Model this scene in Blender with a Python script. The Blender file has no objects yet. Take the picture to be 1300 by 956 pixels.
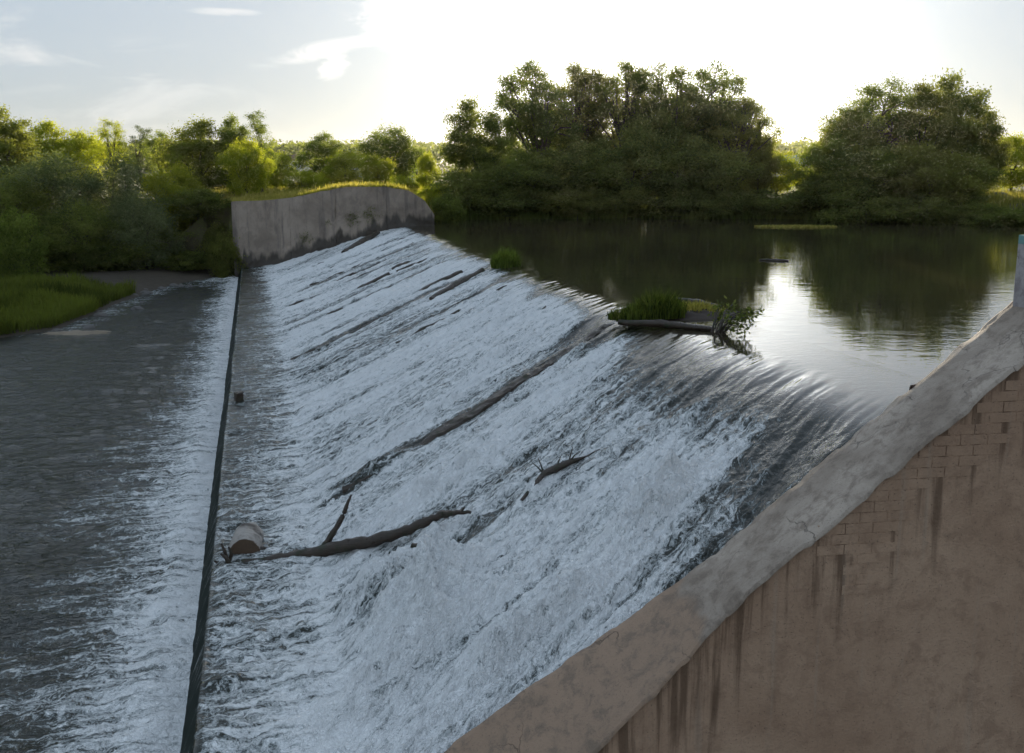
import bpy, math, random
import numpy as np

# ------------------------------------------------------------------ camera
SC = bpy.context.scene
R = math.radians
CAM_H = 5.0                       # above the upper pool (z = 0)
PITCH = math.atan(223 / 1264)
cam = bpy.data.cameras.new('camera')
cam.lens, cam.sensor_width = 35.0, 36.0
cam.shift_y = -45 / 1300
cam.clip_start, cam.clip_end = 0.1, 20000
cam_ob = bpy.data.objects.new('camera', cam)
cam_ob.location = (0, 0, CAM_H)
cam_ob.rotation_euler = (math.pi / 2 - PITCH, 0, 0)
SC.collection.objects.link(cam_ob)
SC.camera = cam_ob

# ------------------------------------------------------------------ light
SUN_EL, SUN_AZ = R(7.0), R(7.8)   # azimuth to the right of +Y
world = bpy.data.worlds.new('World')
SC.world = world
world.use_nodes = True
wn, wl = world.node_tree.nodes, world.node_tree.links
wn.clear()
SKY_STRENGTH = 0.12
SKY_GAMMA, SKY_SAT, SKY_TINT = .10, 1.8, (1.86, 2.12, 2.46, 1)


def build_world():
    out = wn.new('ShaderNodeOutputWorld')
    bg = wn.new('ShaderNodeBackground')
    bg.inputs['Strength'].default_value = SKY_STRENGTH
    sky = wn.new('ShaderNodeTexSky')
    sky.sky_type = 'NISHITA'
    sky.sun_disc = False
    sky.sun_elevation = SUN_EL
    sky.sun_rotation = SUN_AZ
    sky.altitude = 100
    sky.air_density = 1.0
    sky.dust_density = 1.0
    sky.ozone_density = 1.6
    tc = wn.new('ShaderNodeTexCoord')
    sep = wn.new('ShaderNodeSeparateXYZ')
    wl.new(tc.outputs['Generated'], sep.inputs[0])

    def m(op, a, b=None, clamp=False):
        n = wn.new('ShaderNodeMath')
        n.operation = op
        n.use_clamp = clamp
        for i, v in enumerate((a, b)):
            if v is None:
                continue
            if isinstance(v, (int, float)):
                n.inputs[i].default_value = v
            else:
                wl.new(v, n.inputs[i])
        return n.outputs[0]

    def ramp(v, a, b, c=0.0, d=1.0):
        n = wn.new('ShaderNodeMapRange')
        n.interpolation_type = 'SMOOTHSTEP'
        wl.new(v, n.inputs[0])
        for i, q in enumerate((a, b, c, d)):
            n.inputs[i + 1].default_value = q
        return n.outputs[0]
    az = m('ARCTAN2', sep.outputs[0], sep.outputs[1])
    el = m('ARCSINE', sep.outputs[2])
    comb = wn.new('ShaderNodeCombineXYZ')
    wl.new(m('MULTIPLY', az, 1.0), comb.inputs[0])
    wl.new(m('MULTIPLY', el, 3.2), comb.inputs[1])
    # high thin cirrus, a long-fibred noise in azimuth / elevation
    nz = wn.new('ShaderNodeTexNoise')
    nz.inputs['Scale'].default_value = 5.5
    nz.inputs['Detail'].default_value = 7
    nz.inputs['Roughness'].default_value = 0.6
    nz.inputs['Distortion'].default_value = 0.9
    wl.new(comb.outputs[0], nz.inputs['Vector'])
    cirrus = ramp(nz.outputs[0], 0.5, 0.74)
    nz2 = wn.new('ShaderNodeTexNoise')
    nz2.inputs['Scale'].default_value = 1.4
    nz2.inputs['Detail'].default_value = 2
    wl.new(comb.outputs[0], nz2.inputs['Vector'])
    patches = ramp(nz2.outputs[0], 0.46, 0.62)
    cirrus = m('MULTIPLY', cirrus, m('MULTIPLY', patches, 0.55))

    # a few separate wisps (azimuth, elevation in degrees, half sizes, tilt)
    n = wn.new('ShaderNodeTexNoise')
    n.inputs['Scale'].default_value = 17
    n.inputs['Detail'].default_value = 7
    n.inputs['Roughness'].default_value = 0.62
    n.inputs['Distortion'].default_value = 1.1
    wl.new(comb.outputs[0], n.inputs['Vector'])

    def wisp(a0, e0, sa, se, tilt, amount, lo=0.30, hi=0.62):
        da = m('SUBTRACT', az, R(a0))
        de = m('SUBTRACT', m('SUBTRACT', el, R(e0)), m('MULTIPLY', da, tilt))
        q = m('ADD', m('POWER', m('ABSOLUTE', m('DIVIDE', da, R(sa))), 2),
              m('POWER', m('ABSOLUTE', m('DIVIDE', de, R(se))), 2))
        env = ramp(q, 0.0, 1.0, 1.0, 0.0)
        return m('MULTIPLY', m('MULTIPLY', ramp(m('ADD', n.outputs[0], m('MULTIPLY', env, .22)), .5, .82), env), amount)
    total = cirrus
    for w in ((-10.6, 6.1, 4.6, 0.7, 0.22, 0.7), (-9.8, 5.4, 1.3, 1.0, 0.3, .75), (-15.5, 8.0, 2.8, 0.3, 0.0, 0.6),
              (-3.5, 7.6, 7.0, 3.0, -0.15, 1.0), (-1.0, 5.0, 6.0, 1.6, -0.1, 0.8), (-13.0, 0.95, 7.0, 0.42, 0.0, 0.8),
              (-3.0, 1.6, 6.0, 0.5, 0.0, 0.8)):
        total = m('MAXIMUM', total, wisp(*w))
    # thin high haze evens the sky out: compressed range, blue kept
    gam = wn.new('ShaderNodeGamma')
    gam.inputs[1].default_value = SKY_GAMMA
    wl.new(sky.outputs[0], gam.inputs[0])
    hs = wn.new('ShaderNodeHueSaturation')
    hs.inputs['Saturation'].default_value = SKY_SAT
    wl.new(gam.outputs[0], hs.inputs['Color'])
    veil = wn.new('ShaderNodeMixRGB')
    veil.blend_type = 'MULTIPLY'
    veil.inputs[0].default_value = 1
    veil.inputs[2].default_value = SKY_TINT
    wl.new(hs.outputs[0], veil.inputs[1])
    # cloud takes the brightness of the air round it, paler and less coloured
    bw = wn.new('ShaderNodeRGBToBW')
    wl.new(veil.outputs[0], bw.inputs[0])
    cl = wn.new('ShaderNodeMixRGB')
    cl.blend_type = 'MULTIPLY'
    cl.inputs[0].default_value = 1
    wl.new(bw.outputs[0], cl.inputs[1])
    cl.inputs[2].default_value = (1.6, 1.57, 1.54, 1)
    mix = wn.new('ShaderNodeMixRGB')
    wl.new(m('MINIMUM', total, 1.0), mix.inputs[0])
    wl.new(veil.outputs[0], mix.inputs[1])
    wl.new(cl.outputs[0], mix.inputs[2])
    # bright aureole of the hazy air round the sun
    vm = wn.new('ShaderNodeVectorMath')
    vm.operation = 'DOT_PRODUCT'
    wl.new(tc.outputs['Generated'], vm.inputs[0])
    vm.inputs[1].default_value = (math.sin(SUN_AZ) * math.cos(SUN_EL), math.cos(SUN_AZ) * math.cos(SUN_EL), math.sin(SUN_EL))
    ang2 = m('MULTIPLY', m('SUBTRACT', 1.0, vm.outputs['Value']), 2.0)
    g1 = m('EXPONENT', m('MULTIPLY', ang2, -1 / R(7.5) ** 2))
    g2 = m('EXPONENT', m('MULTIPLY', ang2, -1 / R(2.2) ** 2))
    g0 = m('EXPONENT', m('MULTIPLY', ang2, -1 / R(17.) ** 2))
    gain = m('ADD', m('ADD', m('ADD', 1.0, m('MULTIPLY', g0, .5)), m('MULTIPLY', g1, 3.8)), m('MULTIPLY', g2, .8))
    glow = wn.new('ShaderNodeVectorMath')
    glow.operation = 'SCALE'
    wl.new(mix.outputs[0], glow.inputs[0])
    wl.new(gain, glow.inputs['Scale'])
    warm = wn.new('ShaderNodeMixRGB')
    warm.blend_type = 'MULTIPLY'
    wl.new(m('ADD', m('MULTIPLY', g0, .6), m('MULTIPLY', g1, .4), True), warm.inputs[0])
    wl.new(glow.outputs[0], warm.inputs[1])
    warm.inputs[2].default_value = (1.05, .99, .93, 1)
    wl.new(warm.outputs[0], bg.inputs['Color'])
    wl.new(bg.outputs[0], out.inputs['Surface'])


build_world()
sun = bpy.data.lights.new('sun', 'SUN')
sun.energy = 5.0
sun.angle = R(0.6)
sun.color = (1.0, 0.86, 0.64)
sun_ob = bpy.data.objects.new('sun', sun)
SC.collection.objects.link(sun_ob)
sun_ob.rotation_euler = (-(math.pi / 2 - SUN_EL), 0, -SUN_AZ)   # lamp shines away from the sun's place in the sky
sun_ob.rotation_euler = (math.pi / 2 - SUN_EL, 0, math.pi - SUN_AZ)
sun_ob.location = (20, 120, 40)

vs = SC.view_settings
vs.view_transform, vs.look = 'Standard', 'None'
vs.exposure, vs.gamma = 1.02, 1.0
vs.use_curve_mapping = False
SC.cycles.use_denoising = True
SC.cycles.max_bounces = 4
SC.cycles.diffuse_bounces = 3
SC.cycles.glossy_bounces = 2
SC.cycles.transmission_bounces = 3
SC.cycles.use_adaptive_sampling = True
SC.cycles.adaptive_threshold = 0.03
SC.cycles.sample_clamp_indirect = 6
SC.cycles.sample_clamp_direct = 12
SC.cycles.caustics_reflective = False
SC.cycles.caustics_refractive = False

# ------------------------------------------------------------------ geometry frame
# D runs along the crest away from the camera, N runs downstream; l = metres past the crest
D = np.array([-.249, .9685, 0.])
N = np.array([-.9685, -.249, 0.])
CREST, TOE_L, EDGE_L, DROP = -12.2, 11.14, 13.54, 3.18
LOW_Z = -3.9
FAR_D = 83.6
SKEW = 0.75                       # the sheet runs a little askew over the slabs
_s, _c = math.sin(PITCH), math.cos(PITCH)


def ray(x, y):
    u = 433 - y
    return np.array([x - 650., 1264 * _c + u * _s, u * _c - 1264 * _s])


def at_y(x, y, Y):
    r = ray(x, y)
    return np.array([0, 0, CAM_H]) + r * (Y / r[1])


def at_z(x, y, z):
    r = ray(x, y)
    return np.array([0, 0, CAM_H]) + r * ((z - CAM_H) / r[2])


def W(dd, l, z):
    return D * dd + N * (l + CREST) + np.array([0, 0, z])


# ------------------------------------------------------------------ numpy noise
def _hash(ix, iy, seed):
    h = (ix.astype(np.int64) * 374761393 + iy.astype(np.int64) * 668265263 + seed * 974634777) & 0xFFFFFFFF
    h = ((h ^ (h >> 13)) * 1274126177) & 0xFFFFFFFF
    h = (h ^ (h >> 16)) & 0xFFFFFF
    return h / float(0xFFFFFF)


def vnoise(x, y, seed=0):
    ix, iy = np.floor(x), np.floor(y)
    fx, fy = x - ix, y - iy
    fx = fx * fx * fx * (fx * (fx * 6 - 15) + 10)
    fy = fy * fy * fy * (fy * (fy * 6 - 15) + 10)
    a, b = _hash(ix, iy, seed), _hash(ix + 1, iy, seed)
    c, d = _hash(ix, iy + 1, seed), _hash(ix + 1, iy + 1, seed)
    return (a + (b - a) * fx) * (1 - fy) + (c + (d - c) * fx) * fy


def fbm(x, y, octaves=4, seed=0, gain=.5):
    s, a, t = 0, 1., 0.
    for o in range(octaves):
        s = s + a * vnoise(x, y, seed + o * 17)
        t += a
        a *= gain
        x, y = x * 2.03 + 3.1, y * 2.03 - 1.7
    return s / t


def sstep(a, b, x):
    t = np.clip((x - a) / (b - a), 0, 1)
    return t * t * (3 - 2 * t)


# ------------------------------------------------------------------ mesh helpers
COL = SC.collection


def mesh_np(name, verts, faces, smooth=False):
    verts = np.asarray(verts, dtype=np.float32)
    faces = np.asarray(faces, dtype=np.int32)
    me = bpy.data.meshes.new(name)
    me.vertices.add(len(verts))
    me.vertices.foreach_set('co', verts.ravel())
    k = faces.shape[1]
    me.loops.add(faces.size)
    me.loops.foreach_set('vertex_index', faces.ravel())
    me.polygons.add(len(faces))
    me.polygons.foreach_set('loop_start', np.arange(0, faces.size, k, dtype=np.int32))
    me.polygons.foreach_set('loop_total', np.full(len(faces), k, dtype=np.int32))
    me.polygons.foreach_set('use_smooth', np.full(len(faces), bool(smooth)))
    me.update(calc_edges=True)
    return me


def fattr(me, name, data, kind='FLOAT'):
    a = me.attributes.new(name, kind, 'POINT')
    a.data.foreach_set('value' if kind == 'FLOAT' else 'vector', np.asarray(data, dtype=np.float32).ravel())


def link(name, me, mat=None, parent=None, loc=None, rot=None, scale=None):
    o = bpy.data.objects.new(name, me)
    COL.objects.link(o)
    if mat is not None and me is not None and len(me.materials) == 0:
        me.materials.append(mat)
    if parent is not None:
        o.parent = parent
    if loc is not None:
        o.location = loc
    if rot is not None:
        o.rotation_euler = rot
    if scale is not None:
        o.scale = scale
    return o


def tag(o, label=None, cat=None, group=None, kind=None):
    for k, v in (('label', label), ('category', cat), ('group', group), ('kind', kind)):
        if v:
            o[k] = v
    return o


def grid_faces(nu, nv):
    i = np.arange(nu - 1)[:, None] * nv + np.arange(nv - 1)[None, :]
    return np.stack([i, i + nv, i + nv + 1, i + 1], -1).reshape(-1, 4)


def tube(pts, rads, sides=8, seed=0, rough=0.0, cap=True):
    """tapered tube along a polyline -> verts, quads"""
    pts = np.asarray(pts, float)
    rads = np.asarray(rads, float)
    rng = np.random.RandomState(seed)
    n = len(pts)
    tan = np.gradient(pts, axis=0)
    tan /= np.linalg.norm(tan, axis=1)[:, None] + 1e-9
    V = []
    up = np.array([0.31, 0.2, 0.93])
    for i in range(n):
        a = np.cross(tan[i], up)
        if np.linalg.norm(a) < .15:
            a = np.cross(tan[i], [1, 0, 0])
        a /= np.linalg.norm(a)
        b = np.cross(tan[i], a)
        ang = np.linspace(0, 2 * np.pi, sides, endpoint=False)
        r = rads[i] * (1 + rough * (rng.rand(sides) - .5))
        V.append(pts[i] + (np.cos(ang) * r)[:, None] * a + (np.sin(ang) * r)[:, None] * b)
    V = np.concatenate(V)
    F = []
    for i in range(n - 1):
        for j in range(sides):
            k = (j + 1) % sides
            F.append((i * sides + j, i * sides + k, (i + 1) * sides + k, (i + 1) * sides + j))
    if cap:
        for base, ctr, flip in ((0, pts[0], 1), ((n - 1) * sides, pts[-1], 0)):
            ci = len(V)
            V = np.vstack([V, ctr])
            for j in range(0, sides, 2):
                k, l2 = (j + 1) % sides, (j + 2) % sides
                q = (base + j, base + k, base + l2, ci)
                F.append(q[::-1] if not flip else q)
    return V, np.array(F)


def join(parts):
    V, F, o = [], [], 0
    for v, f in parts:
        V.append(v)
        F.append(np.asarray(f) + o)
        o += len(v)
    return np.concatenate(V), np.concatenate(F)


def box(c, s):
    c, s = np.asarray(c, float), np.asarray(s, float) / 2
    V = np.array([[x, y, z] for x in (-1, 1) for y in (-1, 1) for z in (-1, 1)]) * s + c
    return V, np.array([(0, 1, 3, 2), (4, 6, 7, 5), (0, 4, 5, 1), (2, 3, 7, 6), (0, 2, 6, 4), (1, 5, 7, 3)])


# ------------------------------------------------------------------ materials
class Mat:
    def __init__(self, name):
        self.m = bpy.data.materials.new(name)
        self.m.use_nodes = True
        self.n, self.l = self.m.node_tree.nodes, self.m.node_tree.links
        self.n.clear()
        self.out = self.n.new('ShaderNodeOutputMaterial')

    def put(self, sock, v):
        if v is None:
            return
        if isinstance(v, bpy.types.NodeSocket):
            self.l.new(v, sock)
        else:
            sock.default_value = v

    def math(self, op, a, b=None, clamp=False):
        n = self.n.new('ShaderNodeMath')
        n.operation, n.use_clamp = op, clamp
        self.put(n.inputs[0], a)
        self.put(n.inputs[1], b)
        return n.outputs[0]

    def ramp(self, v, a, b, c=0., d=1.):
        n = self.n.new('ShaderNodeMapRange')
        n.interpolation_type = 'SMOOTHSTEP'
        for i, q in enumerate((v, a, b, c, d)):
            self.put(n.inputs[i], q)
        return n.outputs[0]

    def noise(self, vec, scale, detail=4, rough=.55, dist=0.):
        n = self.n.new('ShaderNodeTexNoise')
        self.put(n.inputs['Vector'], vec)
        n.inputs['Scale'].default_value = scale
        n.inputs['Detail'].default_value = detail
        n.inputs['Roughness'].default_value = rough
        n.inputs['Distortion'].default_value = dist
        return n.outputs[0]

    def voro(self, vec, scale, feature='DISTANCE_TO_EDGE'):
        n = self.n.new('ShaderNodeTexVoronoi')
        n.feature = feature
        self.put(n.inputs['Vector'], vec)
        n.inputs['Scale'].default_value = scale
        return n.outputs['Distance']

    def scale(self, vec, s):
        n = self.n.new('ShaderNodeVectorMath')
        n.operation = 'MULTIPLY'
        self.put(n.inputs[0], vec)
        n.inputs[1].default_value = s
        return n.outputs[0]

    def addv(self, a, b):
        n = self.n.new('ShaderNodeVectorMath')
        n.operation = 'ADD'
        self.put(n.inputs[0], a)
        self.put(n.inputs[1], b)
        return n.outputs[0]

    def attr(self, name, vec=False):
        n = self.n.new('ShaderNodeAttribute')
        n.attribute_name = name
        return n.outputs['Vector' if vec else 'Fac']

    def pos(self, which='Object'):
        return self.n.new('ShaderNodeTexCoord').outputs[which]

    def rnd(self):
        return self.n.new('ShaderNodeObjectInfo').outputs['Random']

    def mix(self, f, a, b, blend='MIX'):
        n = self.n.new('ShaderNodeMixRGB')
        n.blend_type = blend
        self.put(n.inputs[0], f)
        for i, v in ((1, a), (2, b)):
            self.put(n.inputs[i], (*v, 1) if isinstance(v, tuple) and len(v) == 3 else v)
        return n.outputs[0]

    def bump(self, h, strength=.3, dist=.02, normal=None):
        n = self.n.new('ShaderNodeBump')
        self.put(n.inputs['Strength'], strength)
        n.inputs['Distance'].default_value = dist
        self.put(n.inputs['Height'], h)
        if normal is not None:
            self.l.new(normal, n.inputs['Normal'])
        return n.outputs[0]

    def pbr(self, color, rough=.8, normal=None, ior=None, spec=None):
        n = self.n.new('ShaderNodeBsdfPrincipled')
        self.put(n.inputs['Base Color'], (*color, 1) if isinstance(color, tuple) and len(color) == 3 else color)
        self.put(n.inputs['Roughness'], rough)
        if normal is not None:
            self.l.new(normal, n.inputs['Normal'])
        if ior:
            n.inputs['IOR'].default_value = ior
        if spec is not None:
            n.inputs['Specular IOR Level'].default_value = spec
        return n.outputs[0]

    def mixsh(self, f, a, b):
        n = self.n.new('ShaderNodeMixShader')
        self.put(n.inputs[0], f)
        self.l.new(a, n.inputs[1])
        self.l.new(b, n.inputs[2])
        return n.outputs[0]

    def done(self, sh):
        self.l.new(sh, self.out.inputs['Surface'])
        return self.m


def mat_leaf(name, dark, light, transl=.45, dry=(.22, .19, .05)):
    m = Mat(name)
    t = m.attr('tint')
    c = m.mix(m.ramp(t, .1, .9), dark, light)
    c = m.mix(m.math('MULTIPLY', m.ramp(m.rnd(), .55, 1.), .25), c, dry)
    d = m.n.new('ShaderNodeBsdfDiffuse')
    m.l.new(c, d.inputs[0])
    tr = m.n.new('ShaderNodeBsdfTranslucent')
    m.l.new(m.mix(.55, c, m.mix(1., c, (2.1, 1.95, .5), 'MULTIPLY')), tr.inputs[0])
    return m.done(m.mixsh(transl, d.outputs[0], tr.outputs[0]))


LEAF_GREEN = mat_leaf('leaf_green', (.08, .115, .034), (.19, .24, .06), .58)
LEAF_DARK = mat_leaf('leaf_dark', (.08, .105, .038), (.185, .22, .066), .6)
LEAF_WILLOW = mat_leaf('leaf_willow', (.08, .11, .055), (.18, .22, .115), .4, (.15, .15, .07))
LEAF_YELLOW = mat_leaf('leaf_yellow', (.17, .22, .03), (.34, .37, .05), .62)  # yellow-green leaf, sun on the crowns put into its brighter colour
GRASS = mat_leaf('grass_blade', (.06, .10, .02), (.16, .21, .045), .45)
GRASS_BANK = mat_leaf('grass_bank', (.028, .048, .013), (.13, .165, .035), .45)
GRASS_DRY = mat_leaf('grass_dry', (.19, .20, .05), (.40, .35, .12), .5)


def mat_bark():
    m = Mat('bark')
    p = m.pos()
    n = m.noise(m.scale(p, (6, 6, 1.2)), 3, 6, .6)
    c = m.mix(n, (.035, .026, .018), (.12, .095, .07))
    return m.done(m.pbr(c, .9, m.bump(n, .7, .03)))


def mat_wet_wood():
    m = Mat('wet_wood')
    p = m.pos()
    n = m.noise(m.scale(p, (1.5, 9, 9)), 3, 6, .6)
    k = m.noise(p, 4, 4)
    c = m.mix(n, (.012, .009, .006), (.075, .048, .030))
    c = m.mix(m.ramp(k, .5, .72), c, (.02, .028, .008))
    return m.done(m.pbr(c, m.ramp(k, .3, .7, .25, .6), m.bump(n, .8, .02)))


def mat_cut_wood():
    m = Mat('cut_wood')
    p = m.pos()
    n = m.noise(m.scale(p, (3, .3, 3)), 6, 5)
    c = m.mix(n, (.05, .03, .018), (.16, .10, .06))
    return m.done(m.pbr(c, .7, m.bump(n, .4, .01)))


def mat_pale_bark():
    m = Mat('pale_bark')
    p = m.pos()
    n = m.noise(m.scale(p, (1, 5, 5)), 4, 6, .6)
    k = m.noise(p, 2.2, 4)
    c = m.mix(n, (.16, .135, .115), (.52, .47, .42))
    c = m.mix(m.ramp(k, .5, .7), c, (.05, .035, .026))
    return m.done(m.pbr(c, .55, m.bump(n, .6, .02)))


def mat_concrete(name, a, b, stain, scale=1., zstain=None, patch=None):
    m = Mat(name)
    p = m.n.new('ShaderNodeNewGeometry').outputs['Position']
    big = m.noise(p, .9 * scale, 6, .62, .4)
    mid = m.noise(p, 5 * scale, 6, .7, .3)
    fine = m.noise(p, 38 * scale, 3, .7)
    c = m.mix(m.ramp(big, .32, .68), a, b)
    if patch:
        c = m.mix(m.attr('patch'), m.mix(big, patch, tuple(q * 1.25 for q in patch)), c)
    c = m.mix(m.math('MULTIPLY', m.ramp(mid, .44, .66), .7), c, stain)
    c = m.mix(m.math('MULTIPLY', m.ramp(fine, .52, .75), .30), c, (.10, .09, .08))
    pit = m.voro(p, 26 * scale, 'F1')
    c = m.mix(m.math('MULTIPLY', m.ramp(pit, .16, .04), .6), c, (.05, .045, .04))
    if zstain:
        below = m.attr('below')
        st = m.noise(m.scale(p, (2.6, 2.6, .16)), 2.2, 5, .6, .3)
        st2 = m.noise(m.scale(p, (9, 9, .3)), 1.6, 4, .6)
        k = m.math('MULTIPLY', m.ramp(m.math('ADD', m.math('MULTIPLY', st, .7), m.math('MULTIPLY', st2, .3)), .43, .58),
                   m.ramp(m.math('SUBTRACT', below, m.math('MULTIPLY', m.math('SUBTRACT', st, .5), 5.)), .0, zstain, 1., 0.))
        c = m.mix(m.math('MULTIPLY', k, .75), c, (.10, .055, .03))
        # pale runs
        st3 = m.noise(m.scale(p, (3.3, 3.3, .12)), 2.6, 4, .6)
        c = m.mix(m.math('MULTIPLY', m.ramp(st3, .58, .72), .35), c, (.42, .33, .25))
    crk = m.n.new('ShaderNodeTexVoronoi')
    crk.feature = 'DISTANCE_TO_EDGE'
    dn = m.n.new('ShaderNodeTexNoise')
    m.l.new(p, dn.inputs['Vector'])
    dn.inputs['Scale'].default_value = 2.2
    dn.inputs['Detail'].default_value = 5
    m.l.new(m.addv(p, m.scale(dn.outputs['Color'], (.8, .8, .8))), crk.inputs['Vector'])
    crk.inputs['Scale'].default_value = .55 * scale
    ck = m.math('MULTIPLY', m.ramp(crk.outputs['Distance'], .001, .007, 1., 0.), m.ramp(big, .46, .6, 0., 0. if zstain else 1.))
    c = m.mix(m.math('MULTIPLY', ck, .5), c, (.035, .03, .026))
    h = m.math('ADD', m.math('MULTIPLY', mid, .6), m.math('MULTIPLY', fine, .4))
    h = m.math('SUBTRACT', h, m.math('MULTIPLY', ck, .4))
    h = m.math('SUBTRACT', h, m.math('MULTIPLY', m.ramp(pit, .16, .02), .5))
    return m.done(m.pbr(c, .88, m.bump(h, .75, .03)))


CONC = mat_concrete('coping_concrete', (.29, .23, .18), (.50, .415, .34), (.19, .145, .11), patch=(.33, .225, .155))
POSTC = mat_concrete('post_concrete', (.34, .31, .31), (.52, .48, .47), (.22, .19, .19), 1.6)
CONC_OLD = mat_concrete('old_concrete', (.17, .155, .15), (.31, .29, .275), (.11, .10, .095), .6, .0)
PLASTER = mat_concrete('brown_plaster', (.40, .255, .165), (.50, .335, .225), (.32, .20, .13), .8, 1.4)


def mat_farwall():
    m = Mat('far_wall_concrete')
    p = m.pos()
    big = m.noise(p, .35, 6, .65, .5)
    mid = m.noise(m.scale(p, (1, 1, .5)), 1.6, 7, .7)
    c = m.mix(m.ramp(big, .3, .7), (.21, .165, .13), (.38, .305, .245))
    c = m.mix(m.math('MULTIPLY', m.ramp(mid, .5, .7), .6), c, (.16, .125, .105))
    st = m.noise(m.scale(p, (1.6, 1.6, .12)), 1., 5, .6)
    c = m.mix(m.math('MULTIPLY', m.ramp(st, .5, .68), .55), c, (.09, .075, .07))
    low = m.attr('above_water')
    wob = m.math('MULTIPLY', m.math('SUBTRACT', m.noise(m.scale(p, (1.2, 1.2, .3)), .9, 4), .5), 3.4)
    wet = m.ramp(m.math('SUBTRACT', low, wob), .5, 1.1, 1., 0.)
    c = m.mix(m.math('MULTIPLY', wet, .9), c, (.035, .026, .018))
    return m.done(m.pbr(c, m.ramp(wet, 0., 1., .9, .5), m.bump(mid, .7, .08)))


def mat_ground():
    m = Mat('earth')
    p = m.pos()
    a = m.noise(p, .12, 5, .6)
    b = m.noise(p, 1.7, 6, .65)
    c = m.mix(m.ramp(a, .35, .65), (.07, .085, .022), (.15, .14, .045))
    c = m.mix(m.ramp(b, .45, .7), c, (.09, .075, .04))
    low = m.ramp(m.attr('height'), -3.2, .8)
    c = m.mix(low, m.mix(b, (.03, .024, .016), (.085, .065, .045)), c)
    return m.done(m.pbr(c, .95, m.bump(b, .8, .12)))


def mat_water_still():
    """upper pool: dark, clear surface that mirrors the far bank"""
    m = Mat('pool_water')
    p = m.pos()
    w1 = m.noise(m.scale(p, (.55, .9, 1)), 1.3, 3, .5, .3)
    w2 = m.noise(m.scale(p, (.8, 1.2, 1)), 5.5, 3, .5, .2)
    gust = m.ramp(m.noise(p, .07, 3), .4, .62)
    h = m.math('ADD', m.math('MULTIPLY', w1, .75), m.math('MULTIPLY', m.math('MULTIPLY', w2, .25), m.math('ADD', gust, .4)))
    c = m.mix(m.noise(p, .12, 3), (.032, .027, .015), (.060, .048, .027))
    return m.done(m.pbr(c, .015, m.bump(h, .17, .06), 1.65))


def mat_foam():
    """running water and froth: the froth is where the sheet is broken (attribute foam)"""
    m = Mat('running_water')
    f = m.attr('flow', True)
    dens = m.attr('foam')
    far = m.attr('far')
    def n2(vec, scale, detail, rough=.6):
        n = m.n.new('ShaderNodeTexNoise')
        n.noise_dimensions = '2D'
        m.put(n.inputs['Vector'], vec)
        n.inputs['Scale'].default_value = scale
        n.inputs['Detail'].default_value = detail
        n.inputs['Roughness'].default_value = rough
        return n

    def v2(vec, scale):
        n = m.n.new('ShaderNodeTexVoronoi')
        n.voronoi_dimensions = '2D'
        n.feature = 'DISTANCE_TO_EDGE'
        m.put(n.inputs['Vector'], vec)
        n.inputs['Scale'].default_value = scale
        return n.outputs['Distance']
    wob = n2(f, 1.6, 4)
    wv = m.scale(wob.outputs['Color'], (.6, .6, 0))
    fw = m.addv(f, wv)
    streak = n2(m.scale(fw, (3.0, .26, 1)), 1.5, 4, .62).outputs[0]
    thread = n2(m.scale(fw, (7.5, .8, 1)), 1.7, 3, .6).outputs[0]
    clump = m.noise(m.scale(fw, (1.1, .85, 1)), 3.0, 5, .66)
    fizz = m.noise(fw, 13., 3, .7)
    fizz2 = n2(fw, 55., 1).outputs[0]
    lace = m.ramp(v2(m.scale(fw, (1, .7, 1)), 2.6), .0, .16, 1., 0.)
    lace2 = m.ramp(v2(m.scale(fw, (1, .75, 1)), 7.), .0, .22, 1., 0.)

    def c0(v, k, mid=.5):
        return m.math('MULTIPLY', m.math('SUBTRACT', v, mid), k)
    t = m.math('ADD', c0(clump, 1.1), c0(streak, 1.8))
    t = m.math('ADD', t, c0(thread, .9))
    t = m.math('ADD', t, c0(fizz, 1.5))
    t = m.math('ADD', t, m.math('ADD', c0(lace, .30, .35), c0(lace2, .22, .35)))
    t = m.math('ADD', t, c0(fizz2, .9))
    gate = m.ramp(dens, -.05, .45, .12, .72)
    v = m.math('ADD', dens, m.math('MULTIPLY', t, gate))
    fac = m.ramp(v, .32, .62)
    col = m.mix(m.ramp(v, .36, 1.08), (.12, .15, .15), (.97, .97, .96))
    col = m.mix(m.math('MULTIPLY', m.ramp(fizz2, .4, .62, 1., 0.), .3), col, (.40, .43, .43))
    hf = m.math('ADD', m.math('MULTIPLY', clump, .5), m.math('MULTIPLY', fizz, .36))
    foam = m.pbr(col, .5, m.bump(hf, 1.0, .2), None, .3)
    rip = m.math('ADD', n2(m.scale(fw, (2.4, .8, 1)), 2.6, 4).outputs[0], m.math('MULTIPLY', n2(fw, 9, 2).outputs[0], .45))
    wc = m.mix(n2(f, .5, 3).outputs[0], (.010, .015, .012), (.030, .028, .018))
    calm = m.ramp(m.attr('ripple'), .03, .16)
    wc = m.mix(calm, m.mix(m.noise(m.pos(), .12, 3), (.032, .027, .015), (.060, .048, .027)), wc)
    water = m.pbr(wc, m.ramp(m.attr('ripple'), .03, .16, .015, .05), m.bump(rip, m.attr('ripple'), .12), 1.333)
    m.put(water.node.inputs['IOR'], m.ramp(m.attr('ripple'), .03, .2, 1.65, 1.333))
    # the drop at the sill: dark reflection in the falling water, painted as colour
    lip_noise = n2(m.scale(f, (4, 1.2, 1)), 2.2, 5, .65).outputs[0]
    sill = m.pbr(m.mix(lip_noise, (.004, .008, .006), (.015, .025, .018)), .6, None, None, .03)
    return m.done(m.mixsh(m.math('MULTIPLY', m.attr('sill'), m.ramp(lip_noise, .70, .58, .25, 1.)), m.mixsh(fac, water, foam), sill))


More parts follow.
